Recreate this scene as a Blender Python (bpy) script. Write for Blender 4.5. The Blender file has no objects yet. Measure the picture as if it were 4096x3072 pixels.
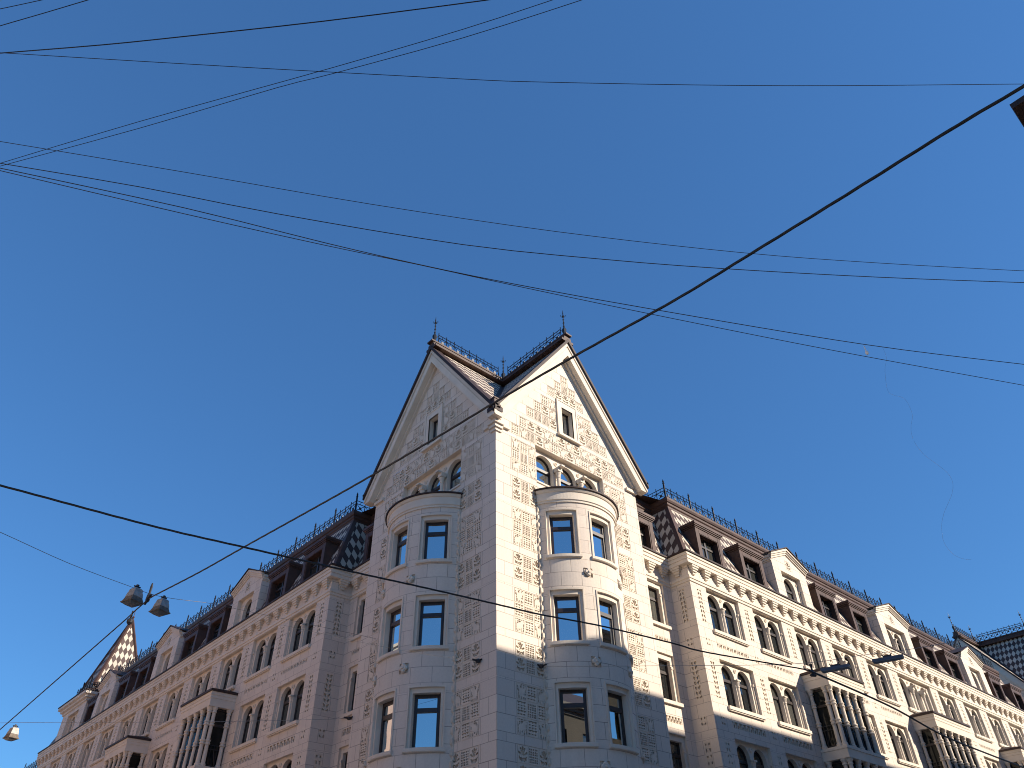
import bpy, math, random
from mathutils import Vector, Matrix
rnd = random.Random(11)
sc = bpy.context.scene
COL = sc.collection
rad = math.radians
SHB = 23.75
SUN_E = 2.95
SKY = (.071, 1.15, .0, 10.0)
TINT = (.82, 1.02, 1.02)
AIR = (.4, (.33, .95, 2.38))
EXPO = 1.38


# ------------------------------------------------------------------ materials
def mat(name):
    m = bpy.data.materials.new(name); m.use_nodes = True
    nt = m.node_tree; nt.nodes.clear()
    out = nt.nodes.new('ShaderNodeOutputMaterial'); b = nt.nodes.new('ShaderNodeBsdfPrincipled')
    nt.links.new(b.outputs[0], out.inputs[0])
    return m, nt, b
def N(nt, t, **k):
    n = nt.nodes.new(t)
    for a, v in k.items(): setattr(n, a, v)
    return n
def math_n(nt, op, a, b=None):
    n = N(nt, 'ShaderNodeMath', operation=op)
    for i, v in enumerate((a, b)):
        if v is None: continue
        if isinstance(v, (int, float)): n.inputs[i].default_value = v
        else: nt.links.new(v, n.inputs[i])
    return n.outputs[0]
def mixc(nt, f, a, b, mode='MIX'):
    n = N(nt, 'ShaderNodeMix', data_type='RGBA', blend_type=mode)
    for i, v in ((0, f), (6, a), (7, b)):
        if isinstance(v, (int, float)): n.inputs[i].default_value = v
        elif isinstance(v, tuple): n.inputs[i].default_value = v + (1,) if len(v) == 3 else v
        else: nt.links.new(v, n.inputs[i])
    return n.outputs[2]
def noise(nt, scale, detail=3, lo=0., hi=1., coord='Object'):
    tc = N(nt, 'ShaderNodeTexCoord'); n = N(nt, 'ShaderNodeTexNoise')
    n.inputs['Scale'].default_value = scale; n.inputs['Detail'].default_value = detail
    nt.links.new(tc.outputs[coord], n.inputs['Vector'])
    r = N(nt, 'ShaderNodeMapRange'); r.inputs[1].default_value = .3; r.inputs[2].default_value = .7
    r.inputs[3].default_value = lo; r.inputs[4].default_value = hi
    nt.links.new(n.outputs[0], r.inputs[0]); return r.outputs[0]
def plain(name, c, rough=.6, metal=0., var=.1, scale=2., bump=0., spec=.5):
    m, nt, b = mat(name)
    f = noise(nt, scale, 4, 1 - var, 1 + var)
    mul = N(nt, 'ShaderNodeVectorMath', operation='SCALE'); mul.inputs[0].default_value = c
    nt.links.new(f, mul.inputs['Scale']); nt.links.new(mul.outputs[0], b.inputs['Base Color'])
    b.inputs['Roughness'].default_value = rough; b.inputs['Metallic'].default_value = metal
    b.inputs['Specular IOR Level'].default_value = spec
    if bump:
        bn = N(nt, 'ShaderNodeBump'); bn.inputs['Strength'].default_value = bump; bn.inputs['Distance'].default_value = .01
        nt.links.new(noise(nt, 60, 3), bn.inputs['Height']); nt.links.new(bn.outputs[0], b.inputs['Normal'])
    return m
STONE = (.68, .59, .485)
def stone_blocks():
    m, nt, b = mat('limestone_blocks')
    uv = N(nt, 'ShaderNodeUVMap'); br = N(nt, 'ShaderNodeTexBrick', offset=.5, offset_frequency=2)
    nt.links.new(uv.outputs[0], br.inputs['Vector'])
    for k, v in (('Scale', 1), ('Mortar Size', .0125), ('Mortar Smooth', .3), ('Bias', 0), ('Brick Width', .83), ('Row Height', .5)):
        br.inputs[k].default_value = v
    br.inputs['Color1'].default_value = (.73, .64, .535, 1); br.inputs['Color2'].default_value = (.645, .555, .465, 1)
    br.inputs['Mortar'].default_value = (.26, .215, .18, 1)
    c = mixc(nt, noise(nt, .35, 5, 0, .55), br.outputs['Color'], (.665, .565, .485))
    tcs = N(nt, 'ShaderNodeTexCoord'); mps = N(nt, 'ShaderNodeMapping'); mps.inputs['Scale'].default_value = (2.2, 2.2, .16); nt.links.new(tcs.outputs['Object'], mps.inputs[0])
    nss = N(nt, 'ShaderNodeTexNoise'); nss.inputs['Scale'].default_value = 1.; nss.inputs['Detail'].default_value = 5; nt.links.new(mps.outputs[0], nss.inputs['Vector'])
    rs = N(nt, 'ShaderNodeMapRange'); rs.inputs[1].default_value = .55; rs.inputs[2].default_value = .8; rs.inputs[3].default_value = 0; rs.inputs[4].default_value = .35; nt.links.new(nss.outputs[0], rs.inputs[0])
    c = mixc(nt, rs.outputs[0], c, (.50, .42, .35))
    f = noise(nt, 14, 4, .955, 1.035)
    mul = N(nt, 'ShaderNodeVectorMath', operation='SCALE'); nt.links.new(c, mul.inputs[0]); nt.links.new(f, mul.inputs['Scale'])
    nt.links.new(mul.outputs[0], b.inputs['Base Color']); b.inputs['Roughness'].default_value = .8
    b.inputs['Specular IOR Level'].default_value = .25
    bn = N(nt, 'ShaderNodeBump'); bn.inputs['Strength'].default_value = .35; bn.inputs['Distance'].default_value = .012; bn.invert = True
    nt.links.new(br.outputs['Fac'], bn.inputs['Height']); nt.links.new(bn.outputs[0], b.inputs['Normal'])
    return m
def diamond_tiles():
    m, nt, b = mat('diamond_roof_tiles')
    uv = N(nt, 'ShaderNodeUVMap'); sp = N(nt, 'ShaderNodeSeparateXYZ'); nt.links.new(uv.outputs[0], sp.inputs[0])
    p = math_n(nt, 'DIVIDE', sp.outputs[0], .41); q = math_n(nt, 'DIVIDE', sp.outputs[1], .92)
    a_ = math_n(nt, 'ADD', p, q); b_ = math_n(nt, 'SUBTRACT', p, q)
    fa, fb = math_n(nt, 'FLOOR', a_), math_n(nt, 'FLOOR', b_)
    par = math_n(nt, 'MODULO', math_n(nt, 'ADD', math_n(nt, 'ADD', fa, fb), 4000), 2)
    cv = N(nt, 'ShaderNodeCombineXYZ'); nt.links.new(fa, cv.inputs[0]); nt.links.new(fb, cv.inputs[1])
    wn = N(nt, 'ShaderNodeTexWhiteNoise', noise_dimensions='3D'); nt.links.new(cv.outputs[0], wn.inputs['Vector'])
    c = mixc(nt, par, (.07, .042, .036), (.52, .45, .36))
    vr = N(nt, 'ShaderNodeMapRange'); vr.inputs[3].default_value = .86; vr.inputs[4].default_value = 1.1; nt.links.new(wn.outputs[0], vr.inputs[0])
    fra, frb = math_n(nt, 'FRACT', a_), math_n(nt, 'FRACT', b_)
    seam = math_n(nt, 'MAXIMUM', math_n(nt, 'LESS_THAN', fra, .045), math_n(nt, 'LESS_THAN', frb, .045))
    mul = N(nt, 'ShaderNodeVectorMath', operation='SCALE'); nt.links.new(c, mul.inputs[0]); nt.links.new(vr.outputs[0], mul.inputs['Scale'])
    c2 = mixc(nt, seam, mul.outputs[0], (.08, .055, .045))
    nt.links.new(c2, b.inputs['Base Color']); b.inputs['Roughness'].default_value = .6; b.inputs['Specular IOR Level'].default_value = .3
    hh = math_n(nt, 'ADD', fra, math_n(nt, 'SUBTRACT', 1.0, frb))
    bn = N(nt, 'ShaderNodeBump'); bn.inputs['Strength'].default_value = .3; bn.inputs['Distance'].default_value = .02
    nt.links.new(hh, bn.inputs['Height']); nt.links.new(bn.outputs[0], b.inputs['Normal'])
    return m
def window_glass(name, refl, lo, hi, k=1.2):
    """pane: a mirror-like coat over the dim room and its curtains behind"""
    m, nt, b = mat(name)
    oi = N(nt, 'ShaderNodeObjectInfo')
    r = N(nt, 'ShaderNodeValToRGB'); nt.links.new(oi.outputs['Random'], r.inputs[0])
    r.color_ramp.elements[0].color = lo + (1,); r.color_ramp.elements[0].position = .3
    r.color_ramp.elements[1].color = hi + (1,); r.color_ramp.elements[1].position = .95
    tc = N(nt, 'ShaderNodeTexCoord'); mp_ = N(nt, 'ShaderNodeMapping'); mp_.inputs['Scale'].default_value = (7, 7, .35)
    nt.links.new(tc.outputs['Object'], mp_.inputs[0]); ns = N(nt, 'ShaderNodeTexNoise'); ns.inputs['Scale'].default_value = 1.2
    nt.links.new(mp_.outputs[0], ns.inputs['Vector'])
    c = mixc(nt, 1.0, r.outputs[0], mixc(nt, ns.outputs[0], (.3, .3, .3), (1.6, 1.6, 1.5)), 'MULTIPLY')
    nt.links.new(c, b.inputs['Base Color']); b.inputs['Roughness'].default_value = .6; b.inputs['Specular IOR Level'].default_value = 0
    gl = N(nt, 'ShaderNodeBsdfGlossy'); gl.inputs['Roughness'].default_value = .01; gl.inputs['Color'].default_value = (.95, 1, 1, 1)
    bn = N(nt, 'ShaderNodeBump'); bn.inputs['Strength'].default_value = .03; bn.inputs['Distance'].default_value = .02
    nt.links.new(noise(nt, .8, 1), bn.inputs['Height']); nt.links.new(bn.outputs[0], gl.inputs['Normal'])
    fr = N(nt, 'ShaderNodeFresnel'); fr.inputs[0].default_value = 1.5
    f = math_n(nt, 'MINIMUM', math_n(nt, 'ADD', math_n(nt, 'MULTIPLY', fr.outputs[0], k), refl), 1.0)
    mx = N(nt, 'ShaderNodeMixShader'); nt.links.new(f, mx.inputs[0]); nt.links.new(b.outputs[0], mx.inputs[1]); nt.links.new(gl.outputs[0], mx.inputs[2])
    nt.links.new(mx.outputs[0], [n for n in nt.nodes if n.type == 'OUTPUT_MATERIAL'][0].inputs[0])
    return m
M = dict(
    wall=stone_blocks(), stone=plain('dressed_limestone', STONE, .8, var=.07, scale=1.3, bump=.15, spec=.25),
    carved=plain('carved_limestone', (.66, .57, .465), .85, var=.08, scale=2.5, spec=.2),
    tile=diamond_tiles(), copper=plain('brown_sheet_copper', (.078, .044, .035), .55, .0, .25, 1.6, spec=.25),
    copper_dark=plain('weathered_roof_sheet', (.045, .028, .025), .6, 0, .2, 2., spec=.25), iron=plain('wrought_iron', (.03, .033, .04), .45, .6, .15, 5),
    frame=plain('dark_window_frame', (.03, .02, .018), .4, 0, .15, 4), glass=window_glass('window_glass', .03, (.012, .014, .016), (.09, .088, .08)), orielglass=window_glass('oriel_glass', .0, (.008, .009, .01), (.03, .03, .028), .45), bayglass=window_glass('coated_bay_glass', .6, (.01, .013, .016), (.022, .024, .026)),
    cable=plain('black_rubber_cable', (.012, .012, .013), .55, 0, .2, 8), wire=plain('galvanised_wire', (.3, .28, .25), .45, .5, .2, 8),
    dark_wire=plain('dark_steel_wire', (.03, .03, .035), .5, .4, .2, 8),
    lamp=plain('weathered_lamp_enamel', (.30, .285, .265), .5, .1, .25, 6), porcelain=plain('white_porcelain', (.75, .74, .7), .3), skirt=plain('rust_stained_lamp_skirt', (.12, .09, .065), .6, .1, .35, 9), lampglass=plain('frosted_lamp_glass', (.16, .155, .14), .2, 0, .2, 6),
    led=plain('grey_aluminium_housing', (.09, .09, .11), .4, .5, .1, 6), rust=plain('rusty_clamp', (.16, .06, .03), .7, .2, .3, 8),
    ochre=plain('ochre_render', (.26, .19, .10), .9, var=.1, scale=.8), brick=plain('brick_red_render', (.70, .50, .41), .9, var=.12, scale=.8), rose=plain('rose_render', (.74, .57, .48), .9, var=.1, scale=.8),
    umber=plain('umber_render', (.05, .038, .026), .9, var=.12, scale=.8), slate=plain('blue_grey_sheet_roof', (.10, .13, .18), .45, .3, .15, 1.), asphalt=plain('stone_setts', (.34, .31, .28), .9, var=.2, scale=3),
    paving=plain('granite_paving', (.42, .38, .34), .85, var=.15, scale=2))

# ------------------------------------------------------------------ mesh building
# façade coordinates: s along the façade from the tower's corner, d outward, z up.
# 'R' lies along +X and faces -Y; 'L' lies along +Y and faces -X; 'W' is plain world space.
def mp(side, p):
    if side == 'R': return (p[0], -p[1], p[2])
    if side == 'L': return (-p[1], p[0], p[2])
    return (p[0], p[1], p[2])
def clip_poly(P, planes):
    for a, b, c in planes:             # keep a*u + b*v + c >= 0
        o = []
        for i in range(len(P)):
            p, q = P[i], P[(i + 1) % len(P)]
            fp, fq = a * p[0] + b * p[1] + c, a * q[0] + b * q[1] + c
            if fp >= 0: o.append(p)
            if (fp > 0 > fq) or (fp < 0 < fq):
                t = fp / (fp - fq); o.append((p[0] + t * (q[0] - p[0]), p[1] + t * (q[1] - p[1])))
        P = o
        if len(P) < 3: return []
    return P
class MB:
    def __init__(s): s.v = []; s.f = []; s.uv = []; s.sm = []
    def poly(s, pts, uv=None, sm=False):
        i = len(s.v); s.v += [tuple(p) for p in pts]; s.f.append(tuple(range(i, i + len(pts))))
        s.uv.append(uv or [(p[0] + p[1], p[2]) for p in pts]); s.sm.append(sm)
    def box(s, a0, a1, d0, d1, z0, z1):
        P = s.poly
        P([(a0, d1, z0), (a1, d1, z0), (a1, d1, z1), (a0, d1, z1)]); P([(a1, d0, z0), (a0, d0, z0), (a0, d0, z1), (a1, d0, z1)])
        P([(a1, d1, z0), (a1, d0, z0), (a1, d0, z1), (a1, d1, z1)]); P([(a0, d0, z0), (a0, d1, z0), (a0, d1, z1), (a0, d0, z1)])
        P([(a0, d1, z1), (a1, d1, z1), (a1, d0, z1), (a0, d0, z1)]); P([(a0, d0, z0), (a1, d0, z0), (a1, d1, z0), (a0, d1, z0)])
    def obox(s, o, dr, t0, t1, n0, n1, z0, z1):   # box along a plan direction; n to its left
        nx, ny = -dr[1], dr[0]
        g = lambda t, n, z: (o[0] + dr[0] * t + nx * n, o[1] + dr[1] * t + ny * n, z)
        c = [g(t, n, z) for z in (z0, z1) for t, n in ((t0, n0), (t1, n0), (t1, n1), (t0, n1))]
        for f in ((3, 2, 6, 7), (1, 0, 4, 5), (2, 1, 5, 6), (0, 3, 7, 4), (7, 6, 5, 4), (0, 1, 2, 3)): s.poly([c[i] for i in f])
    def bar(s, p, q, r, n=4):
        p, q = Vector(p), Vector(q); a = (q - p).normalized(); u = a.orthogonal().normalized(); w = a.cross(u)
        ring = lambda c: [c + (u * math.cos(2 * math.pi * (i + .5) / n) + w * math.sin(2 * math.pi * (i + .5) / n)) * r for i in range(n)]
        A, B = ring(p), ring(q)
        for i in range(n): s.poly([A[i], A[(i + 1) % n], B[(i + 1) % n], B[i]])
        s.poly(A[::-1]); s.poly(B)
    def tube(s, pts, r, n=6):
        P = [Vector(p) for p in pts]; rings = []
        for i, p in enumerate(P):
            a = (P[min(i + 1, len(P) - 1)] - P[max(i - 1, 0)]).normalized(); u = a.cross(Vector((0, 0, 1))).normalized(); w = u.cross(a)
            rr = r[i] if isinstance(r, list) else r
            rings.append([p + (u * math.cos(2 * math.pi * k / n) + w * math.sin(2 * math.pi * k / n)) * rr for k in range(n)])
        for A, B in zip(rings, rings[1:]):
            for i in range(n): s.poly([A[i], A[(i + 1) % n], B[(i + 1) % n], B[i]], sm=True)
        s.poly(rings[0][::-1]); s.poly(rings[-1])
    def lathe(s, c, prof, n=10, a0=0., axis='z'):
        def ring(r, z):
            o = []
            for i in range(n):
                t = a0 + 2 * math.pi * i / n
                if axis == 'z': o.append((c[0] + r * math.cos(t), c[1] + r * math.sin(t), c[2] + z))
                else: o.append((c[0] + r * math.cos(t), c[1] + z, c[2] + r * math.sin(t)))
            return o
        R = [ring(*p) for p in prof]
        for A, B in zip(R, R[1:]):
            for i in range(n): s.poly([A[i], A[(i + 1) % n], B[(i + 1) % n], B[i]], sm=n > 6)
        s.poly(R[0][::-1]); s.poly(R[-1])
    def sweep(s, path, prof, caps=True):
        n = len(path); seg = []
        for i in range(n - 1):
            dx, dy = path[i + 1][0] - path[i][0], path[i + 1][1] - path[i][1]; l = math.hypot(dx, dy); seg.append((-dy / l, dx / l))
        rows = []
        for i in range(n):
            a = seg[max(i - 1, 0)]; b = seg[min(i, n - 2)]
            k = 1 + a[0] * b[0] + a[1] * b[1]; m = ((a[0] + b[0]) / k, (a[1] + b[1]) / k)
            rows.append([(path[i][0] + m[0] * o, path[i][1] + m[1] * o, z) for o, z in prof])
        for A, B in zip(rows, rows[1:]):
            for j in range(len(prof) - 1): s.poly([A[j], B[j], B[j + 1], A[j + 1]])
        if caps: s.poly(rows[0]); s.poly(rows[-1][::-1])
    def prism(s, P, d0, d1):
        if len(P) < 3: return
        s.poly([(a, d1, z) for a, z in P]); s.poly([(a, d0, z) for a, z in P[::-1]])
        for i in range(len(P)):
            p, q = P[i], P[(i + 1) % len(P)]; s.poly([(p[0], d1, p[1]), (p[0], d0, p[1]), (q[0], d0, q[1]), (q[0], d1, q[1])])
    def mesh(s, name, material, side='R'):
        me = bpy.data.meshes.new(name)
        V = [mp(side, p) for p in s.v]; F = s.f if side != 'L' else [f[::-1] for f in s.f]
        UV = s.uv if side != 'L' else [u[::-1] for u in s.uv]
        me.from_pydata(V, [], F)
        l = me.uv_layers.new(name='UVMap')
        flat = [c for u in UV for p in u for c in p]; l.data.foreach_set('uv', flat)
        me.polygons.foreach_set('use_smooth', s.sm)
        me.materials.append(material); me.validate(); me.update()
        return me
    def build(s, name, material, parent=None, side='R'):
        return link(name, s.mesh(name, material, side), parent)
def link(name, me, parent=None, loc=(0, 0, 0)):
    o = bpy.data.objects.new(name, me); COL.objects.link(o); o.location = loc
    if parent: o.parent = parent
    return o
def tag(o, label, cat, group=None, kind=None):
    o['label'] = label; o['category'] = cat
    if group: o['group'] = group
    if kind: o['kind'] = kind
    return o
def thing(name, label, cat, loc=(0, 0, 0), group=None):
    return tag(link(name, None, None, loc), label, cat, group)

# ------------------------------------------------------------------ courses of the ashlar
PER = 3.51
ZC = set([25.9, 25.31, 24.71, 24.12, 23.88, 23.28, 22.67, 22.08, 21.85, 21.24, 20.66, 26.5, 27.1, 27.7, 28.3])
for k in range(6):
    for o in (20.45, 19.875, 19.3, 18.73, 18.44, 17.865, 17.29, 17.0):
        z = o - PER * k
        if z > 0: ZC.add(round(z, 3))
ZC = sorted(ZC | {0.0}, reverse=True)
def vz(z):
    for i in range(len(ZC) - 1):
        if z >= ZC[i + 1] - 1e-6: return (len(ZC) - 1 - i - (ZC[i] - z) / (ZC[i] - ZC[i + 1])) * .5
    return 0.
def grid(mb, us, z0, z1, holes, pt, uf=None, planes=None, courses=True):
    U = sorted(set([round(u, 4) for u in us] + [round(h[i], 4) for h in holes for i in (0, 1) if us[0] < h[i] < us[-1]]))
    Z = set([z0, z1] + [h[i] for h in holes for i in (2, 3) if z0 < h[i] < z1])
    if courses: Z |= set(z for z in ZC if z0 < z < z1)
    Z = sorted(round(z, 4) for z in Z); Z = [z for i, z in enumerate(Z) if i == 0 or z - Z[i - 1] > 1e-3]
    uf = uf or (lambda u: u)
    for a, b in zip(Z, Z[1:]):
        zm = (a + b) / 2
        act = [h for h in holes if h[2] < zm < h[3]]
        run = None
        for u0, u1 in zip(U, U[1:]):
            um = (u0 + u1) / 2
            if any(h[0] < um < h[1] for h in act): continue
            P = [(u0, a), (u1, a), (u1, b), (u0, b)]
            if planes: P = clip_poly(P, planes)
            if len(P) < 3: continue
            va, vb = vz(a + 1e-5), vz(b - 1e-5)
            mb.poly([pt(u, z) for u, z in P], [(uf(u), va + (z - a) / (b - a) * (vb - va)) for u, z in P])

# ------------------------------------------------------------------ carved relief (cut pattern panels)
def cap_in(x, y, c):
    x0, y0, x1, y1, r0, r1 = c; dx, dy = x1 - x0, y1 - y0; L = dx * dx + dy * dy
    t = 0 if L == 0 else max(0, min(1, ((x - x0) * dx + (y - y0) * dy) / L))
    return math.hypot(x - x0 - t * dx, y - y0 - t * dy) < r0 + (r1 - r0) * t
def bitmap(nx, ny, f): return [[1 if 0 < i < nx - 1 and 0 < j < ny - 1 and f((i + .5) / nx, (j + .5) / ny) else 0 for i in range(nx)] for j in range(ny)]
def inside(b, x, y): return b < x < 1 - b and b < y < 1 - b
def pT(x, y):
    if not inside(.05, x, y): return 0
    r = (y - .05) / .9 * 5; c = (x - .05) / .9 * 3; fy, fx = r % 1, abs(c % 1 - .5) * 2
    if int(r) == 0: return fy > .35 and (fx < .35 or (c % 1) < .5) and fx < .9 and fy < .95
    return fy > .3 and fx < (fy - .25) * 1.35
def pD(x, y):
    if not inside(.05, x, y): return 0
    c, r = (x - .05) / .9 * 5, (y - .05) / .9 * 6
    return .14 < c % 1 < .82 and .14 < r % 1 < .82
BIRD = [(.5, .42, .5, .5, .24, .24), (.5, .5, .3, .72, .16, .1), (.3, .72, .22, .78, .09, .07), (.3, .75, .08, .7, .06, .03), (.6, .4, .92, .8, .14, .08), (.6, .45, .66, .92, .12, .07),
        (.42, .3, .36, .04, .06, .06), (.56, .3, .62, .04, .06, .06), (.65, .3, .95, .2, .08, .05), (.1, .05, .1, .5, .05, .05), (.05, .95, .4, .95, .05, .05)]
BEAST = [(.3, .47, .65, .52, .17, .19), (.65, .5, .72, .75, .15, .12), (.72, .78, .92, .72, .1, .07), (.25, .4, .16, .05, .08, .06), (.4, .4, .42, .05, .07, .06), (.6, .4, .58, .05, .07, .06), (.76, .4, .84, .05, .07, .06),
         (.2, .5, .1, .8, .05, .04), (.1, .8, .3, .88, .05, .05), (.66, .85, .62, .95, .04, .02), (.8, .85, .84, .95, .04, .02)]
def pA(sh):
    def f(x, y):
        if not inside(.05, x, y): return 0
        return not any(cap_in(x, y, c) for c in sh) and .1 < (x * 6) % 1 < .95 and .1 < (y * 7) % 1 < .95
    return f
LEAF = [(.5, .15, .5, .5, .03, .05), (.5, .5, .5, .88, .04, .09), (.5, .42, .3, .82, .03, .08), (.5, .42, .12, .6, .03, .07), (.5, .3, .2, .2, .03, .07), (.3, .22, .12, .36, .06, .03), (.38, .1, .3, .3, .04, .02)]
def pP(x, y):
    if not inside(.05, x, y): return 0
    x = min(x, 1 - x) if x < .5 else 1 - x
    return any(cap_in(x, y, c) for c in LEAF) and not cap_in(x, y, (.5, .3, .5, .4, .05, .05))
def pL(up):
    def f(x, y):
        if not inside(.04, x, y): return 0
        yy = y if up else 1 - y
        r = yy * 8; fy = r % 1; xx = abs(x - .5) * 2
        t = fy - (1 - xx) * .45
        return .08 < xx < .92 and .1 < t % 1 < .1 + .68 * (1 - abs(xx - .5) * 1.2)
    return f
def pW(n, scroll):
    def f(x, y):
        c = (x * n) % 1
        if not (.08 < y < .92): return 0
        if scroll: return not (.17 < math.hypot((c - .5) * 1.15, y - .42) < .33 and not (c < .5 and y < .42)) and not cap_in(c, y, (.1, .05, .3, .8, .08, .06)) and not (y > .74 and .3 < c < .62)
        if scroll: return (cap_in(c, y, (.2, .15, .55, .8, .07, .09)) or cap_in(c, y, (.55, .8, .85, .55, .08, .05)) or (y > .72 and c > .75 and c < .98) or cap_in(c, y, (.3, .5, .12, .65, .06, .05)))
        return not abs(c - .5 - (y - .5) * .45) < .17 and not (y < .3 and c > .6) and not c < .06
    return f
def pQ(x, y):
    a = [(.5, .73), (.27, .5), (.73, .5), (.5, .27)]
    return inside(.06, x, y) and not any(math.hypot(x - u, y - v) < .2 for u, v in a) and not (math.hypot(x - .5, y - .5) < .15) and (x < .22 or y < .22 or (abs(x - .5) > .2 and abs(y - .5) > .2))
def pS(x, y):      # squares and darts, low on the wing
    if not inside(.04, x, y): return 0
    c, r = x * 2, y * 7; return .25 < c % 1 < .75 and .3 < r % 1 < .8 - abs(c % 1 - .5) * .6
BM = {'T': bitmap(20, 24, pT), 'D': bitmap(32, 38, pD), 'A': bitmap(22, 26, pA(BIRD)), 'B': bitmap(22, 26, pA(BEAST)), 'P': bitmap(22, 26, pP),
      'U': bitmap(14, 64, pL(True)), 'V': bitmap(14, 64, pL(False)), 'W': bitmap(99, 9, pW(9, False)), 'X': bitmap(96, 12, pW(8, True)), 'Q': bitmap(16, 18, pQ), 'S': bitmap(14, 40, pS)}
def relief(mb, bm, a0, a1, b0, b1, pt, h=.075):
    """pt(a, b, depth): wall-flush front with the 1-cells cut in by h, cut sides included"""
    ny, nx = len(bm), len(bm[0]); A = lambda i: a0 + (a1 - a0) * i / nx; B = lambda j: b0 + (b1 - b0) * j / ny
    for j in range(ny):
        i = 0
        while i < nx:
            k = i
            while k < nx and bm[j][k] == bm[j][i]: k += 1
            q = -h if bm[j][i] else 0
            mb.poly([pt(A(i), B(j), q), pt(A(k), B(j), q), pt(A(k), B(j + 1), q), pt(A(i), B(j + 1), q)])
            if k < nx: mb.poly([pt(A(k), B(j), 0), pt(A(k), B(j), -h), pt(A(k), B(j + 1), -h), pt(A(k), B(j + 1), 0)])
            i = k
    for j in range(1, ny):
        i = 0
        while i < nx:
            if bm[j][i] == bm[j - 1][i]: i += 1; continue
            k = i
            while k < nx and bm[j][k] == bm[j][i] and bm[j - 1][k] != bm[j][k]: k += 1
            mb.poly([pt(A(i), B(j), 0), pt(A(k), B(j), 0), pt(A(k), B(j), -h), pt(A(i), B(j), -h)]); i = k
def panel(mb, key, a0, a1, b0, b1, pt):      # a panel inside its grid cell, with the plain margin round it
    m = .022; x0, x1, y0, y1 = a0 + m, a1 - m, b0 + m, b1 - m
    g = .012   # shallow joint round the panel
    for r in ((a0, a1, b0, y0), (a0, a1, y1, b1), (a0, x0, y0, y1), (x1, a1, y0, y1)):
        mb.poly([pt(r[0], r[2], -g), pt(r[1], r[2], -g), pt(r[1], r[3], -g), pt(r[0], r[3], -g)])
    for p, q in (((x0, y0), (x1, y0)), ((x1, y0), (x1, y1)), ((x1, y1), (x0, y1)), ((x0, y1), (x0, y0))):
        mb.poly([pt(*p, -g), pt(*q, -g), pt(*q, 0), pt(*p, 0)])
    relief(mb, BM[key], x0, x1, y0, y1, pt)
# ------------------------------------------------------------------ the corner building
BLD = thing('corner_building', 'cream limestone corner building with twin pointed gables, round bay windows and a checkered mansard roof', 'building')
TW = 9.28; TC = 4.64
RISE = 1.35; ZSTONE = 27.95; ZROOF = 28.12
flat = lambda d: (lambda a, b, h: (a, d + h, b))

def arch_plate(mb, w, h, d, t, arches, hw, zs, z0=0.):
    """stone plate [0,w]x[z0,h] at depth d pierced by round arches springing at zs; cut faces t deep"""
    n = 10; x = 0.
    for c in arches:
        mb.poly([(x, d, z0), (c - hw, d, z0), (c - hw, d, h), (x, d, h)]); x = c + hw
        arc = [(c - hw * math.cos(math.pi * i / n), zs + hw * math.sin(math.pi * i / n)) for i in range(n + 1)]
        for p, q in zip(arc, arc[1:]):
            mb.poly([(p[0], d, p[1]), (q[0], d, q[1]), (q[0], d, h), (p[0], d, h)])
            mb.poly([(p[0], d, p[1]), (p[0], d - t, p[1]), (q[0], d - t, q[1]), (q[0], d, q[1])], sm=True)
        for u in (c - hw, c + hw): mb.poly([(u, d, z0), (u, d - t, z0), (u, d - t, zs), (u, d, zs)])
    mb.poly([(x, d, z0), (w, d, z0), (w, d, h), (x, d, h)])
def arch_frame(mb, d, c, hw, zs, z0, transom, b=.075):
    n = 10
    o = [(c - hw, z0)] + [(c - hw * math.cos(math.pi * i / n), zs + hw * math.sin(math.pi * i / n)) for i in range(n + 1)] + [(c + hw, z0)]
    r = hw - b
    i_ = [(c - r, z0 + b)] + [(c - r * math.cos(math.pi * i / n), zs + r * math.sin(math.pi * i / n)) for i in range(n + 1)] + [(c + r, z0 + b)]
    for k in range(len(o)):
        l = (k + 1) % len(o)
        mb.poly([(o[k][0], d, o[k][1]), (o[l][0], d, o[l][1]), (i_[l][0], d, i_[l][1]), (i_[k][0], d, i_[k][1])])
        mb.poly([(i_[k][0], d, i_[k][1]), (i_[l][0], d, i_[l][1]), (i_[l][0], d - .06, i_[l][1]), (i_[k][0], d - .06, i_[k][1])])
    mb.box(c - r, c + r, d - .05, d + .03, transom - .07, transom + .07)
COLP = [(.115, 0), (.115, .07), (.085, .1), (.08, .14), (.078, None), (.1, None), (.085, None), (.13, None), (.13, None)]
def column(mb, s, d, z0, z1, r=.08, n=10):
    H = z1 - z0
    mb.lathe((s, d, z0), [(r * 1.45, 0), (r * 1.45, .06), (r * 1.1, .1), (r, .15), (r * .95, H - .3), (r * 1.25, H - .27), (r * 1.25, H - .23), (r, H - .2), (r * 1.55, H - .06), (r * 1.6, H)], n)
    mb.box(s - r * 1.8, s + r * 1.8, d - r * 1.8, d + r * 1.8, z1, z1 + .07)
def rosette(mb, s, d, z, r=.1):
    mb.lathe((s, d, z), [(r, 0), (r, .035), (r * .72, .05), (r * .6, .02), (r * .3, .02), (r * .25, .045), (.01, .05)], 12, axis='d')

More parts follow.
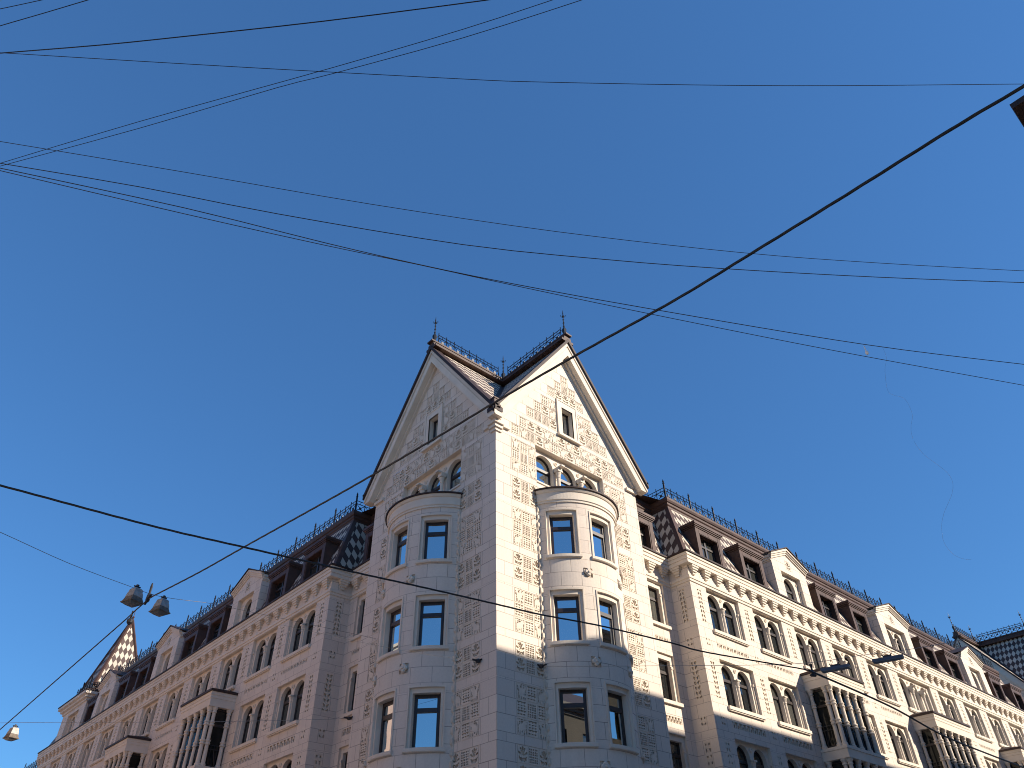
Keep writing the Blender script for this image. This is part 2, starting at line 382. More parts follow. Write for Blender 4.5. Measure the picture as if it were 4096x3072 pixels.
_tpl = {}
def arch_window_tpl(side, w, h, n, hw, pitch, dp, top, pair=False, sill=True, z0=0.):
    key = (side, w, h, n, hw, pitch, dp, top, pair, sill)
    if key in _tpl: return _tpl[key]
    cs = [w / 2 + (i - (n - 1) / 2) * pitch for i in range(n)]; zs = top - hw
    su = MB(); arch_plate(su, w, h, -dp, .24, cs, hw, zs)
    for a in (0, w): su.poly([(a, 0, 0), (a, -dp, 0), (a, -dp, h), (a, 0, h)])
    su.poly([(0, 0, h), (w, 0, h), (w, -dp, h), (0, -dp, h)]); su.poly([(0, 0, 0), (w, 0, 0), (w, -dp - .3, 0), (0, -dp - .3, 0)])
    for a, b in zip(cs, cs[1:]): rosette(su, (a + b) / 2, -dp, zs + hw * .75)
    if n == 1: rosette(su, w - .17, -dp, zs + hw * .72, .085)
    for a in ((.02, w - .09) if not pair else ()):        # slim pilasters in the corners of the recess
        su.box(a, a + .07, -dp, -dp + .06, 0, zs - .1); su.box(a - .01, a + .08, -dp, -dp + .1, zs - .1, zs + .02)
    fr = MB(); gl = MB()
    for c in cs:
        arch_frame(fr, -dp - .2, c, hw, zs, 0.02, zs - .12)
        gl.poly([(c - hw, -dp - .235, 0), (c + hw, -dp - .235, 0), (c + hw, -dp - .235, top), (c - hw, -dp - .235, top)])
    parts = [('surround', su.mesh('surround', M['stone'], side), M['stone'], 0), ('pane', gl.mesh('pane', M['bayglass' if pair else 'glass'], side), None, 0)]
    for a, b in zip(cs, cs[1:]):
        m = (a + b) / 2; co = MB()
        for dd in ((-dp + .16, -dp - .1) if pair else (-dp + .02,)): column(co, m, dd, .0, zs - .1, .085 if pair else .075)
        if pair: co.box(m - .13, m + .13, -dp - .2, -dp + .3, zs - .03, zs + .09); co.box(m - .1, m + .1, -dp, -dp + .5, zs + .09, zs + .17)
        parts.append(('column', co.mesh('column', M['stone'], side), None, 0))
    if sill:
        si = MB(); si.box(-.06, w + .06, -dp * .9, .13, -.15, -.0); si.box(-.02, w + .02, -dp * .9, .09, -.2, -.15)
        parts.append(('sill', si.mesh('sill', M['stone'], side), None, 0))
    _tpl[key] = (fr.mesh('window', M['frame'], side), parts); return _tpl[key]
def place_window(tpl, side, s, z, d=0., parent=BLD, name='window'):
    w = link(name, tpl[0], parent, mp(side, (s, d, z)))
    for nm, me, _, _ in tpl[1]: link(nm, me, w)
    return w

GROUPS3 = [['A', 'T', 'B'], ['T', 'D', 'T'], ['B', 'T', 'A']]       # from the top
GROUPS2 = [['P', 'D', 'P'], ['P', 'D', 'P']]
GABLE_ROWS = [(25.9, 0, 'T'), (25.31, 1, 'TAT'), (24.71, 2, 'TAPBT'), (23.88, 3, 'TB...AT'), (23.28, 4, 'TABP.PBAT'.replace('.', '')), (22.67, 5, ''), (21.85, 6, ''), (21.24, 7, '')]
WING_S0, WING_S1 = 12.77, 62.2
RD = -1.2                     # recess beside the tower
MK = .42                      # mansard inset per metre of height
MZ0, MZ1 = 18.72, 22.8
inset = lambda z: .05 + MK * (z - MZ0)

def rake_band(mb, c, top, bot, d1, oe, zc, d0=0., k=RISE):
    for sg in (-1, 1):
        P = [(c, bot), (c + sg * oe, bot - k * oe), (c + sg * oe, top - k * oe), (c, top)]
        P = clip_poly(P, [(0, 1, -zc)])
        mb.prism(P if sg > 0 else P[::-1], d0, d1)
def railing(mb, o, dr, L, z, n, H=.78, post=None):
    """wrought iron cresting from plan point o along dr"""
    g = lambda t, zz: (o[0] + dr[0] * t, o[1] + dr[1] * t, z + zz); p = L / n
    for zz in (.05, H * .7, H * .94): mb.bar(g(0, zz), g(L, zz), .026)
    for i in range(n + 1):
        mb.bar(g(i * p, 0), g(i * p, H + .1), .028)
        if i == n: break
        mb.bar(g(i * p, .07), g((i + 1) * p, H * .7), .02); mb.bar(g(i * p, H * .7), g((i + 1) * p, .07), .02)
        mb.bar(g((i + .5) * p, H * .7), g((i + .5) * p, H * .94), .02)
        q = g((i + .5) * p, H * .38); w = .075
        mb.obox(q, dr, -w, w, -.02, .02, q[2] - w, q[2] + w)
        if post and i % post == 0:
            b = g(i * p, 0); mb.lathe(b, [(.055, 0), (.05, H * 1.25), (.075, H * 1.28), (.03, H * 1.34), (.06, H * 1.4), (.012, H * 1.62)], 6)
FIN = [(.1, 0), (.12, .12), (.07, .2), (.11, .34), (.13, .5), (.06, .62), (.035, .7), (.06, .76), (.03, .82), (.03, .95), (.06, 1.0), (.03, 1.06), (.025, 1.2), (.055, 1.25), (.022, 1.31), (.022, 1.45), (.07, 1.52), (.02, 1.6), (.03, 1.7), (.006, 1.98)]
def finial_mesh():
    f = MB(); f.lathe((0, 0, 0), FIN, 8)
    for k in range(4):
        t = math.pi / 4 + k * math.pi / 2; x, y = math.cos(t), math.sin(t)
        P = [(.02 * x, .02 * y, 1.42), (.12 * x, .12 * y, 1.5), (.14 * x, .14 * y, 1.58), (.1 * x, .1 * y, 1.6)]
        for a, b in zip(P, P[1:]): f.bar(a, b, .014)
    return f.mesh('finial', M['iron'], 'W')
FINIAL = finial_mesh()
def finial(x, y, z, sc_=1.):
    o = link('finial', FINIAL, BLD, (x, y, z)); o.scale = (sc_,) * 3; return o

def tower(side, ox=0., detail=True):
    """one gabled tower face; ox shifts it along s (a plain copy far along the street)"""
    S = lambda s: s + ox
    kl = 27.85
    pl = [(-RISE, -1, kl + RISE * S(TC)), (RISE, -1, kl - RISE * S(TC))]
    holes = []; rel = []
    if detail:
        cw = .4985; x0 = TC - 7.5 * cw
        cx = lambda i: x0 + (i + 7) * cw
        fld = []
        for r, (zt, n, _) in enumerate(GABLE_ROWS):
            zb = zt - .59
            cols = list(range(-n, n + 1))
            if 3 <= r <= 5: cols = [i for i in cols if abs(i) >= 2]
            run = []
            for i in cols + [99]:
                if run and i != run[-1] + 1: holes.append((cx(run[0]), cx(run[-1] + 1), zb, zt)); run = []
                run.append(i)
            for i in cols:
                e = n - abs(i)
                key = 'T' if e == 0 else 'APBDAPBA'[(e + r * 2) % 8] if not (r == 7 and e % 3 == 2) else 'T'
                if r in (2, 6) and e == 2: key = 'P'
                if r in (5, 7) and e == 2: key = 'D'
                fld.append((key, cx(i), cx(i + 1), zb, zt))
        mb = MB()
        for key, a, b, c, d_ in fld: panel(mb, key, a, b, c, d_, flat(0))
        mb.build('carved_gable_field', M['carved'], BLD, side)
        for k in range(4):
            for zt, rows in ((20.45 - PER * k, GROUPS3), (18.44 - PER * k, GROUPS2)):
                for first in (-7, 5):
                    hb = zt - .575 * len(rows); holes.append((cx(first), cx(first + 3), hb, zt)); mb = MB()
                    for j, row in enumerate(rows):
                        for i in range(3):
                            kk = row[i] if first < 0 else row[2 - i]
                            panel(mb, kk, cx(first + i), cx(first + i + 1), zt - .575 * (j + 1), zt - .575 * j, flat(0))
                    mb.build('carved_panel', M['carved'], BLD, side)
        holes += [(2.36, 6.86, 18.5, 20.66), (4.26, 5.02, 22.14, 23.72), (2.5, 6.78, 0, 17.5)]
    w = MB(); grid(w, [S(0), S(TC), S(TW)], 0, kl, [(h[0] + ox, h[1] + ox) + h[2:] for h in holes], lambda u, z: (u, 0, z), planes=pl)
    w.build('tower_wall', M['wall'], BLD, side)
    # raking cornice in stepped bands, and its brown metal verge
    oe = 5.11 if side == 'R' else 5.095
    rk = MB()
    for t_, b_, d_ in ((27.95, 27.72, .47), (27.72, 27.62, .40), (27.62, 27.1, .43), (27.1, 26.93, .14)): rake_band(rk, S(TC), t_, b_, d_, oe, (20.8 if side == 'R' else 20.804) if d_ > .2 else 20.95)
    rk.box(S(TC) - 4.66, S(TC) - 3.9, 0, .12, 20.66, 20.82); rk.box(S(TC) + 3.9, S(TC) + 4.66, 0, .12, 20.66, 20.82)
    rk.build('raking_cornice', M['stone'], BLD, side)
    vg = MB(); rake_band(vg, S(TC), ZROOF + .08, 27.96, .56 if side == 'R' else .555, oe + .03, 20)
    vg.build('verge', M['copper_dark'], BLD, side)
    # ridge capping, cresting, finial
    rc = MB(); dz = 0 if side == 'R' else -.004
    for hw, a, b in ((.42, ZROOF - .12, ZROOF + .02), (.26, ZROOF + .02, ZROOF + .2), (.17, ZROOF + .2, ZROOF + .3), (.22, ZROOF + .3, ZROOF + .4)):
        rc.box(S(TC) - hw, S(TC) + hw, -9.8, .5 + (.12 if hw == .22 else 0), a + dz, b + dz)
    rc.build('ridge_cap', M['copper'], BLD, side)
    rl = MB(); zr = ZROOF + .4
    railing(rl, (S(TC), .05), (0, -1), 4.3, zr, 8); railing(rl, (S(TC), -5.05), (0, -1), 4.3, zr, 8)
    for q in (.3,): rl.bar((S(TC), .05, zr + .7), (S(TC), .3, zr + .25), .014)
    rl.build('ridge_cresting', M['iron'], BLD, side)
    for d in (.32, -9.6): finial(*mp(side, (S(TC), d, zr)))
    if not detail: return
    # gable window
    gs = MB(); a0, a1, b0, b1 = 4.26, 5.02, 22.14, 23.72
    for (p, q, r, s_) in ((3.97, a0, 22.02, 24.1), (a1, 5.31, 22.02, 24.1), (a0, a1, b1, 24.1)):
        gs.box(p, q, -.02, .05, r, s_)
    for (p, q, r, s_) in ((3.93, 4.03, 22.02, 24.14), (5.25, 5.35, 22.02, 24.14), (4.03, 5.25, 24.06, 24.14)): gs.box(p, q, -.01, .075, r, s_)
    for a in (a0, a1): gs.poly([(a, .05, b0), (a, -.34, b0), (a, -.34, b1), (a, .05, b1)])
    gs.poly([(a0, .05, b1), (a1, .05, b1), (a1, -.34, b1), (a0, -.34, b1)]); gs.poly([(a0, 0, b0), (a1, 0, b0), (a1, -.34, b0), (a0, -.34, b0)])
    fr = MB()
    for q in ((a0, a0 + .08, b0, b1), (a1 - .08, a1, b0, b1), (a0, a1, b0, b0 + .08), (a0, a1, b1 - .08, b1)): fr.box(q[0], q[1], -.33, -.26, q[2], q[3])
    w = fr.build('gable_window', M['frame'], BLD, side); gs.build('surround', M['stone'], w, side)
    si = MB(); si.box(3.88, 5.4, 0, .16, 21.9, 22.03); si.build('sill', M['stone'], w, side)
    gl = MB(); gl.poly([(a0, -.3, b0), (a1, -.3, b0), (a1, -.3, b1), (a0, -.3, b1)]); gl.build('pane', M['bayglass'], w, side)
    # triple arched window
    t = arch_window_tpl(side, 4.5, 2.16, 3, .57, 1.49, .25, 1.98, True, False)
    place_window(t, side, 2.36, 18.5)
    si = MB(); si.box(2.42, 3.5, -.26, -.05, 18.5, 18.72); si.box(2.4, 3.52, -.26, .0, 18.72, 18.8); si.build('sill', M['stone'], BLD, side)
    bow(side)

BE, BR = .96, 2.475
def bow(side):
    pc = lambda phi, r, z: (TC + r * math.sin(rad(phi)), -BE + r * math.cos(rad(phi)), z)
    P0 = 67.2
    cuts = [-P0 + 2 * P0 * i / 48 for i in range(49)]
    holes = []
    for k in range(5):
        for pcn in (-44.2, 0, 44.2): holes.append((pcn - 16, pcn + 16, 15.13 - 3.52 * k, 17.22 - 3.52 * k))
        for q in (-22.1, 22.1): holes.append((q - 4.2, q + 4.2, 14.2 - 3.52 * k, 14.56 - 3.52 * k))
    w = MB(); grid(w, cuts, 0, 17.6, holes, lambda u, z: pc(u, BR, z), lambda u: u * math.pi / 180 * BR)
    b = w.build('bay_wall', M['wall'], BLD, side)
    # cap with its mouldings and dark roof
    arc = [pc(p, BR, 0)[:2] for p in [-P0 + 2 * P0 * i / 40 for i in range(41)]]
    c = MB(); c.sweep(arc, [(-.02, 17.52), (.05, 17.52), (.05, 17.6), (.09, 17.63), (.09, 17.98), (.13, 18.0), (.17, 18.06), (.17, 18.12), (-.3, 18.12)]); c.build('bay_cornice', M['stone'], BLD, side)
    r = MB(); o = [(TC + (BR + .24) * math.sin(rad(p)), -BE + (BR + .24) * math.cos(rad(p))) for p in [-P0 - 1.5 + 2 * (P0 + 1.5) * i / 40 for i in range(41)]]
    for p, q in zip(o, o[1:]):
        r.poly([(p[0], p[1], 18.12), (q[0], q[1], 18.12), (q[0], q[1], 18.18), (p[0], p[1], 18.18)]); r.poly([(p[0], p[1], 18.18), (q[0], q[1], 18.18), (TC, .0, 18.5)])
        r.poly([(q[0], q[1], 18.12), (p[0], p[1], 18.12), (TC, 0, 18.121)])
    r.build('bay_roof', M['copper_dark'], BLD, side)
    # carved edging down both junctions with the wall
    for sg in (-1, 1):
        x = TC + sg * 2.3; ed = MB()
        prof = [(0, 17.42)]
        for j in range(45):
            z = 17.4 - j * .36; prof += [(.03, z), (.085, z - .05), (.085, z - .2), (.03, z - .27)]
        prof.append((0, prof[-1][1]))
        for p, q in zip(prof, prof[1:]): ed.poly([(x - .07, p[0], p[1]), (x + .06, p[0], p[1]), (x + .06, q[0], q[1]), (x - .07, q[0], q[1])])
        for xx in (x - .07, x + .06):
            for i in range(1, len(prof) - 2): p, q = prof[i], prof[i + 1]; ed.poly([(xx, 0, p[1]), (xx, p[0], p[1]), (xx, q[0], q[1]), (xx, 0, q[1])])
        ed.build('carved_trim', M['carved'], BLD, side)
    for pcn in (-44.2, 0, 44.2):
        su, fr, gl, si = MB(), MB(), MB(), MB()
        ang = [pcn - 16, pcn - 14.9, pcn - 12.4, pcn + 12.4, pcn + 14.9, pcn + 16]
        sub = lambda a, b: [a + (b - a) * i / max(1, int(abs(b - a) / 3)) for i in range(max(1, int(abs(b - a) / 3)) + 1)]
        H = 2.09; O = 1.84      # outer height, opening height (local z from 0)
        def cp(a, b, r, z0, z1):
            s_ = sub(a, b)
            for p, q in zip(s_, s_[1:]): su.poly([pc(p, r, z0), pc(q, r, z0), pc(q, r, z1), pc(p, r, z1)])
        def hz(a, b, r0, r1, z):
            s_ = sub(a, b)
            for p, q in zip(s_, s_[1:]): su.poly([pc(p, r0, z), pc(q, r0, z), pc(q, r1, z), pc(p, r1, z)])
        r1, r2, r3 = BR + .035, BR - .06, BR - .33
        for a, b in ((ang[0], ang[1]), (ang[4], ang[5])): cp(a, b, r1, 0, H)
        cp(ang[1], ang[4], r1, H - .07, H)
        for a, b in ((ang[1], ang[2]), (ang[3], ang[4])): cp(a, b, r2, 0, H - .07)
        cp(ang[2], ang[3], r2, O, H - .07)
        for a, ra, rb, zt in ((ang[0], BR - .02, r1, H), (ang[5], BR - .02, r1, H), (ang[1], r1, r2, H - .07), (ang[4], r1, r2, H - .07), (ang[2], r2, r3, O), (ang[3], r2, r3, O)):
            su.poly([pc(a, ra, 0), pc(a, rb, 0), pc(a, rb, zt), pc(a, ra, zt)])
        hz(ang[0], ang[5], BR - .02, r1, H); hz(ang[1], ang[4], r1, r2, H - .07); hz(ang[2], ang[3], r2, r3, O); hz(ang[0], ang[5], BR - .02, r3, 0.002)
        p, q = pc(ang[2], r3, 0), pc(ang[3], r3, 0); L = math.hypot(q[0] - p[0], q[1] - p[1]); dr = ((q[0] - p[0]) / L, (q[1] - p[1]) / L)
        for t0, t1, z0, z1, e in ((0, .1, 0, O, 0), (L - .1, L, 0, O, 0), (.1, L - .1, 0, .08, 0), (.1, L - .1, O - .12, O, 0), (.1, L - .1, 1.22, 1.37, .03)): fr.obox(p, dr, t0, t1, 0, .07 + e, z0, z1)
        g = lambda t, n, z: (p[0] + dr[0] * t - dr[1] * n, p[1] + dr[1] * t + dr[0] * n, z)
        for z0, z1 in ((.08, 1.22), (1.37, O - .12)): gl.poly([g(.1, .03, z0), g(L - .1, .03, z0), g(L - .1, .03, z1), g(.1, .03, z1)])
        s_ = sub(pcn - 17, pcn + 17)
        pth = [pc(a, BR, 0)[:2] for a in s_]
        si.sweep(pth, [(-.05, -.16), (.07, -.16), (.1, -.13), (.1, -.02), (.05, 0), (-.05, 0)])
        ms = [fr.mesh('bay_window', M['frame'], side), su.mesh('surround', M['stone'], side), gl.mesh('pane', M['bayglass'], side), si.mesh('sill', M['stone'], side)]
        for k in range(4):
            o = link('bay_window', ms[0], BLD, (0, 0, 15.13 - 3.52 * k))
            for nm, me in zip(('surround', 'pane', 'sill'), ms[1:]): link(nm, me, o)
    for q in (-22.1, 22.1):            # four-petalled bosses
        f = MB(); c = pc(q, BR, 0); t = (math.cos(rad(q)), -math.sin(rad(q))); nrm = (math.sin(rad(q)), math.cos(rad(q)))
        G = lambda u, h, z: (c[0] + t[0] * u + nrm[0] * h, c[1] + t[1] * u + nrm[1] * h, z)
        f.poly([G(-.19, -.05, 0), G(.19, -.05, 0), G(.19, -.05, .37), G(-.19, -.05, .37)])
        for a, b in (((-.19, 0), (.19, 0)), ((.19, 0), (.19, .37)), ((.19, .37), (-.19, .37)), ((-.19, .37), (-.19, 0))): f.poly([G(a[0], -.05, a[1]), G(b[0], -.05, b[1]), G(b[0], .01, b[1]), G(a[0], .01, a[1])])
        for u, v, rr, hh in ((-.085, .185, .09, .1), (.085, .185, .09, .1), (0, .27, .09, .1), (0, .1, .09, .1), (0, .185, .055, .14)):
            n = 10; lo = [(u + rr * math.cos(2 * math.pi * i / n), v + rr * math.sin(2 * math.pi * i / n)) for i in range(n)]
            hi = [(u + rr * .6 * math.cos(2 * math.pi * i / n), v + rr * .6 * math.sin(2 * math.pi * i / n)) for i in range(n)]
            for i in range(n):
                j = (i + 1) % n; f.poly([G(lo[i][0], -.05, lo[i][1]), G(lo[j][0], -.05, lo[j][1]), G(lo[j][0], hh * .6, lo[j][1]), G(lo[i][0], hh * .6, lo[i][1])])
                f.poly([G(lo[i][0], hh * .6, lo[i][1]), G(lo[j][0], hh * .6, lo[j][1]), G(hi[j][0], hh, hi[j][1]), G(hi[i][0], hh, hi[i][1])])
            f.poly([G(*a_[:1], hh, a_[1]) for a_ in hi])
        me = f.mesh('flower_boss', M['stone'], side)
        for k in range(3): link('flower_boss', me, BLD, (0, 0, 14.195 - 3.52 * k))

def cross_roof(ox=0.):
    r = MB(); c = (TC + ox, TC); e = 5.16; sl = math.hypot(1, RISE)
    for a in range(4):
        for sg in (-1, 1):
            rot = lambda u, v: (c[0] + u * math.cos(a * math.pi / 2) - v * math.sin(a * math.pi / 2), c[1] + u * math.sin(a * math.pi / 2) + v * math.cos(a * math.pi / 2))
            q = [(0, 0), (0, -e), (sg * e, -e)]
            T = [rot(*p) + (ZROOF - RISE * abs(p[0]),) for p in q]; uv = [(p[1], abs(p[0]) * sl) for p in q]
            if sg > 0: T, uv = T, uv
            r.poly(T, uv); r.poly([(p[0], p[1], p[2] - .07) for p in T[::-1]], uv[::-1])
            r.poly([T[1], T[2], (T[2][0], T[2][1], T[2][2] - .07), (T[1][0], T[1][1], T[1][2] - .07)])
    r.build('tower_roof', M['tile'], BLD, 'W')
    v = MB()
    for sx in (-1, 1):
        for sy in (-1, 1):       # valley gutters
            a, b = Vector((c[0], c[1], ZROOF + .015)), Vector((c[0] + sx * e, c[1] + sy * e, ZROOF - RISE * e + .015)); n = Vector((-sy, sx, 0)).normalized() * .13
            up = Vector((0, 0, .11))
            v.poly([a, b, b + n + up, a + n + up]); v.poly([a, a - n + up, b - n + up, b])
    v.build('valley_gutter', M['copper_dark'], BLD, 'W')
    finial(c[0], c[1], ZROOF + .4)
# ------------------------------------------------------------------ wings
ROWS = (17.12, 13.57, 10.05)
CORN = [(0, 17.13), (.05, 17.15), (.05, 17.27), (.09, 17.29), (.09, 17.42), (.02, 17.46), (0, 17.46)]
SLAB = [(0, 18.0), (.27, 18.0), (.27, 18.17), (.245, 18.18), (.245, 18.205), (.285, 18.21), (.285, 18.36), (.26, 18.37), (.26, 18.395), (.31, 18.41), (.31, 18.55), (0, 18.551)]
FLASH = [(-.1, 18.56), (.37, 18.555), (.37, 18.64), (.1, 18.72), (-.1, 18.74)]
def corbel_tpl(side):
    c = MB()
    for hw, d, a, b in ((.27, .24, 17.89, 17.995), (.225, .2, 17.78, 17.885), (.17, .15, 17.67, 17.775), (.1, .09, 17.55, 17.665)):
        c.box(-hw, hw, 0, d, a, b); c.box(-hw + .015, hw - .015, 0, d - .015, a - .012, a)
    return c.mesh('corbel', M['stone'], side)

def dormer_tpl(side):
    """box dormer clad in brown sheet metal; origin at its centre on the cornice line"""
    b = MB(); fr, gl = MB(), MB()
    D = -.1; zt = 20.72; z0 = 18.7; w, o = 1.15, .8; ot = 20.38; ob = 18.92
    for x0, x1, a, c in ((-w, -o, z0, zt), (o, w, z0, zt), (-o, o, ot, zt), (-o, o, z0, ob)):
        b.poly([(x0, D, a), (x1, D, a), (x1, D, c), (x0, D, c)])
    for x in (-w, w): b.poly([(x, D, z0), (x, -1.4, z0), (x, -1.4, zt), (x, D, zt)])
    for x in (-o, o): b.poly([(x, D, ob), (x, D - .36, ob), (x, D - .36, ot), (x, D, ot)])
    b.poly([(-o, D, ot), (o, D, ot), (o, D - .36, ot), (-o, D - .36, ot)]); b.poly([(-o, D, ob), (o, D, ob), (o, D - .36, ob), (-o, D - .36, ob)])
    for sg in (-1, 1): b.box(*sorted((sg * (w - .28), sg * (w + .0))), D, D + .025, z0, zt - .02)        # standing seams on the posts
    for x0, x1 in ((-o - .05, -.015), (.015, o + .05)): b.box(x0, x1, D, D + .022, ot + .03, zt - .05)
    for e, d, a, c in ((.04, .06, 20.7, 20.78), (.1, .11, 20.78, 20.86), (.14, .15, 20.86, 21.0)): b.box(-w - e, w + e, -1.6, D + d, a, c)
    f = D - .34
    for q in ((-o, -o + .09, ob, ot), (o - .09, o, ob, ot), (-.06, .06, ob, ot), (-o, o, ob, ob + .09), (-o, o, ot - .09, ot), (-o, o, 19.85, 19.96)): fr.box(q[0], q[1], f - .03, f + .05 + (.01 if q[1] - q[0] < .3 else 0), q[2], q[3])
    gl.poly([(-o, f, ob), (o, f, ob), (o, f, ot), (-o, f, ot)])
    return b.mesh('dormer', M['copper'], side), fr.mesh('window_frame', M['frame'], side), gl.mesh('pane', M['glass'], side)
def stone_dormer(side, c, w, n):
    h = w / 2; zt = 21.25; za = 22.05; D = -.04; k = (za - zt) / h
    rw = 2.1 if n == 1 else 2.95; b = MB()
    hole = [(c - rw / 2, c + rw / 2, 18.66, 20.68), (c - .27, c + .27, 20.95, 21.55)]
    grid(b, [c - h, c, c + h], 18.62, za, hole, lambda u, z: (u, D, z), planes=[(k, -1, zt - k * (c - h)), (-k, -1, zt + k * (c + h))])
    for x in (c - h, c + h):
        for a, e in zip([18.62, 19.3, 19.9, 20.6], [19.3, 19.9, 20.6, zt]): b.poly([(x, D, a), (x, -1.6, a), (x, -1.6, e), (x, D, e)], [(0, vz(a)), (1.6, vz(a)), (1.6, vz(e)), (0, vz(e))])
    root = b.build('stone_dormer', M['wall'], BLD, side)
    p = MB(); panel(p, 'P', c - .27, c + .27, 20.95, 21.55, flat(D)); p.build('carved_panel', M['carved'], root, side)
    m = MB()
    for t_, b_, d_ in ((za + .3, za + .17, .2), (za + .17, za + .06, .13), (za + .06, za - .06, .07)):
        rake_band(m, c, t_, b_, D + d_, h + d_ * .75, zt - .3, D, k)
    for sg in (-1, 1):
        for d_, a, e in ((.15, zt + .0, zt + .16), (.1, zt - .12, zt), (.05, zt - .2, zt - .12)): m.box(*sorted((c + sg * h, c + sg * (h + d_))), -1.75, D - .002, a, e)
    m.build('dormer_cornice', M['stone'], root, side)
    r = MB()
    for sg in (-1, 1):
        x = c + sg * (h + .24); e = zt + .3 - k * .24
        P = [(c, za + .34), (x - sg * .4, e + .4 * k), (x, e + .02), (x, e + .07), (x - sg * .4, e + .4 * k + .06), (c, za + .40)]
        r.prism(P if sg > 0 else P[::-1], -2.4, D + .26)
    r.build('dormer_roof', M['copper_dark'], root, side)
    t = arch_window_tpl(side, rw, 2.02, n, .58 if n == 1 else .52, 1.3, .26, 1.84, False, False)
    win = link('window_frame', t[0], root, mp(side, (c - rw / 2, D, 18.66)))
    for nm, me, _, _ in t[1]: link({'surround': 'window_surround'}.get(nm, nm), me, root, mp(side, (c - rw / 2, D, 18.66)))

def oriel(side, s0, s1, dz=0., roof=True):
    pr = 1.4; U = [(s0, 0), (s0, pr), (s1, pr), (s1, 0)]
    b = MB()
    Z = lambda P: [(o, z + dz) for o, z in P]
    b.sweep(U, Z([(-.3, 10.1), (0, 10.1), (0, 10.5), (.035, 10.515), (.035, 10.66), (-.35, 10.661)]))
    fa = MB()
    if roof: fa.sweep(U, Z([(-.35, 13.54), (0, 13.54), (0, 13.93), (.025, 13.945), (.025, 14.1), (.05, 14.115), (.05, 14.28), (-.3, 14.281)]))
    for z, q in ((10.1, b), (13.54, fa)) if roof else ((10.1, b),): q.poly([(s0 + .28, 0, z + dz), (s1 - .28, 0, z + dz), (s1 - .28, pr - .28, z + dz), (s0 + .28, pr - .28, z + dz)])
    root = b.build('oriel', M['stone'], BLD, side)
    if roof: fa.build('entablature', M['stone'], root, side)
    if roof:
        r = MB(); e = .12; a, c, d = s0 - e, s1 + e, pr + e
        for z, q in ((14.285, 14.40),): r.sweep([(a, 0), (a, d), (c, d), (c, 0)], [(-.4, z), (0, z), (0, q), (-.4, q)])
        zt = 14.74; r.poly([(a, d, 14.401), (c, d, 14.401), (c - 1., 0, zt), (a + 1., 0, zt)]); r.poly([(a, 0, 14.401), (a, d, 14.401), (a + 1., 0, zt)]); r.poly([(c, d, 14.401), (c, 0, 14.401), (c - 1., 0, zt)])
        r.build('oriel_roof', M['copper_dark'], root, side)
    n = int(round((s1 - s0) / 1.02)); za, zb = 10.66 + dz, (13.54 if roof else 13.655) + dz; H = zb - za
    cm = MB(); R_ = .1
    prof = [(R_ * 1.5, 0), (R_ * 1.5, .12), (R_ * 1.15, .16)]
    for q in (H * .4, H * .72): prof += [(R_, q - .2), (R_, q - .13), (R_ * 1.45, q - .1), (R_ * 1.45, q - .05), (R_ * 1.1, q), (R_ * 1.45, q + .05), (R_ * 1.45, q + .1), (R_, q + .14)]
    prof += [(R_ * .95, H - .3), (R_ * 1.35, H - .26), (R_ * 1.1, H - .18), (R_ * 1.7, H - .06), (R_ * 1.7, H)]
    cm.lathe((0, 0, 0), prof, 12); me = cm.mesh('column', M['stone'], side)
    pts = [(s0 + .17, pr - .42), (s0 + .23, pr - .17), (s1 - .23, pr - .17), (s1 - .17, pr - .42), (s0 + .17, .16), (s1 - .17, .16)]
    pts += [(s0 + .23 + (s1 - s0 - .46) * i / (n - 0.), pr - .17) for i in range(1, n)]
    for x, d in pts: link('column', me, root, mp(side, (x, d, za)))
    g, f, ir = MB(), MB(), MB(); i_ = .32
    V = [(s0 + i_, 0), (s0 + i_, pr - i_), (s1 - i_, pr - i_), (s1 - i_, 0)]
    for p, q in zip(V, V[1:]):
        g.poly([(p[0], p[1], za), (q[0], q[1], za), (q[0], q[1], zb), (p[0], p[1], zb)])
        L = math.hypot(q[0] - p[0], q[1] - p[1]); dr = ((q[0] - p[0]) / L, (q[1] - p[1]) / L); m = max(1, int(round(L / 1.02)))
        for k in range(m + 1):
            t = L * k / m; f.obox(p, dr, t - .05, t + .05, -.03, .06, za, zb)
        for z in (za + .04, zb - .05, zb - .85): f.obox(p, dr, 0, L, -.02, .05, z - .06, z + .06)
        o = (p[0] - dr[1] * .12, p[1] + dr[0] * .12)
        for z in (za + .1, za + .85, za + 1.05): ir.obox(o, dr, 0, L, -.012, .012, z - .015, z + .015)
        k = int(L / .16)
        for j in range(k + 1):
            t = L * j / k; ir.obox(o, dr, t - .01, t + .01, -.01, .01, za + .1, za + 1.05)
            if j < k and j % 2 == 0:
                A = (o[0] + dr[0] * t, o[1] + dr[1] * t, za + .1); B = (o[0] + dr[0] * (t + L / k), o[1] + dr[1] * (t + L / k), za + .85); ir.bar(A, B, .02)
    fo = f.build('glazing_frame', M['frame'], root, side); g.build('pane', M['orielglass'], root, side); ir.build('balustrade', M['iron'], root, side)

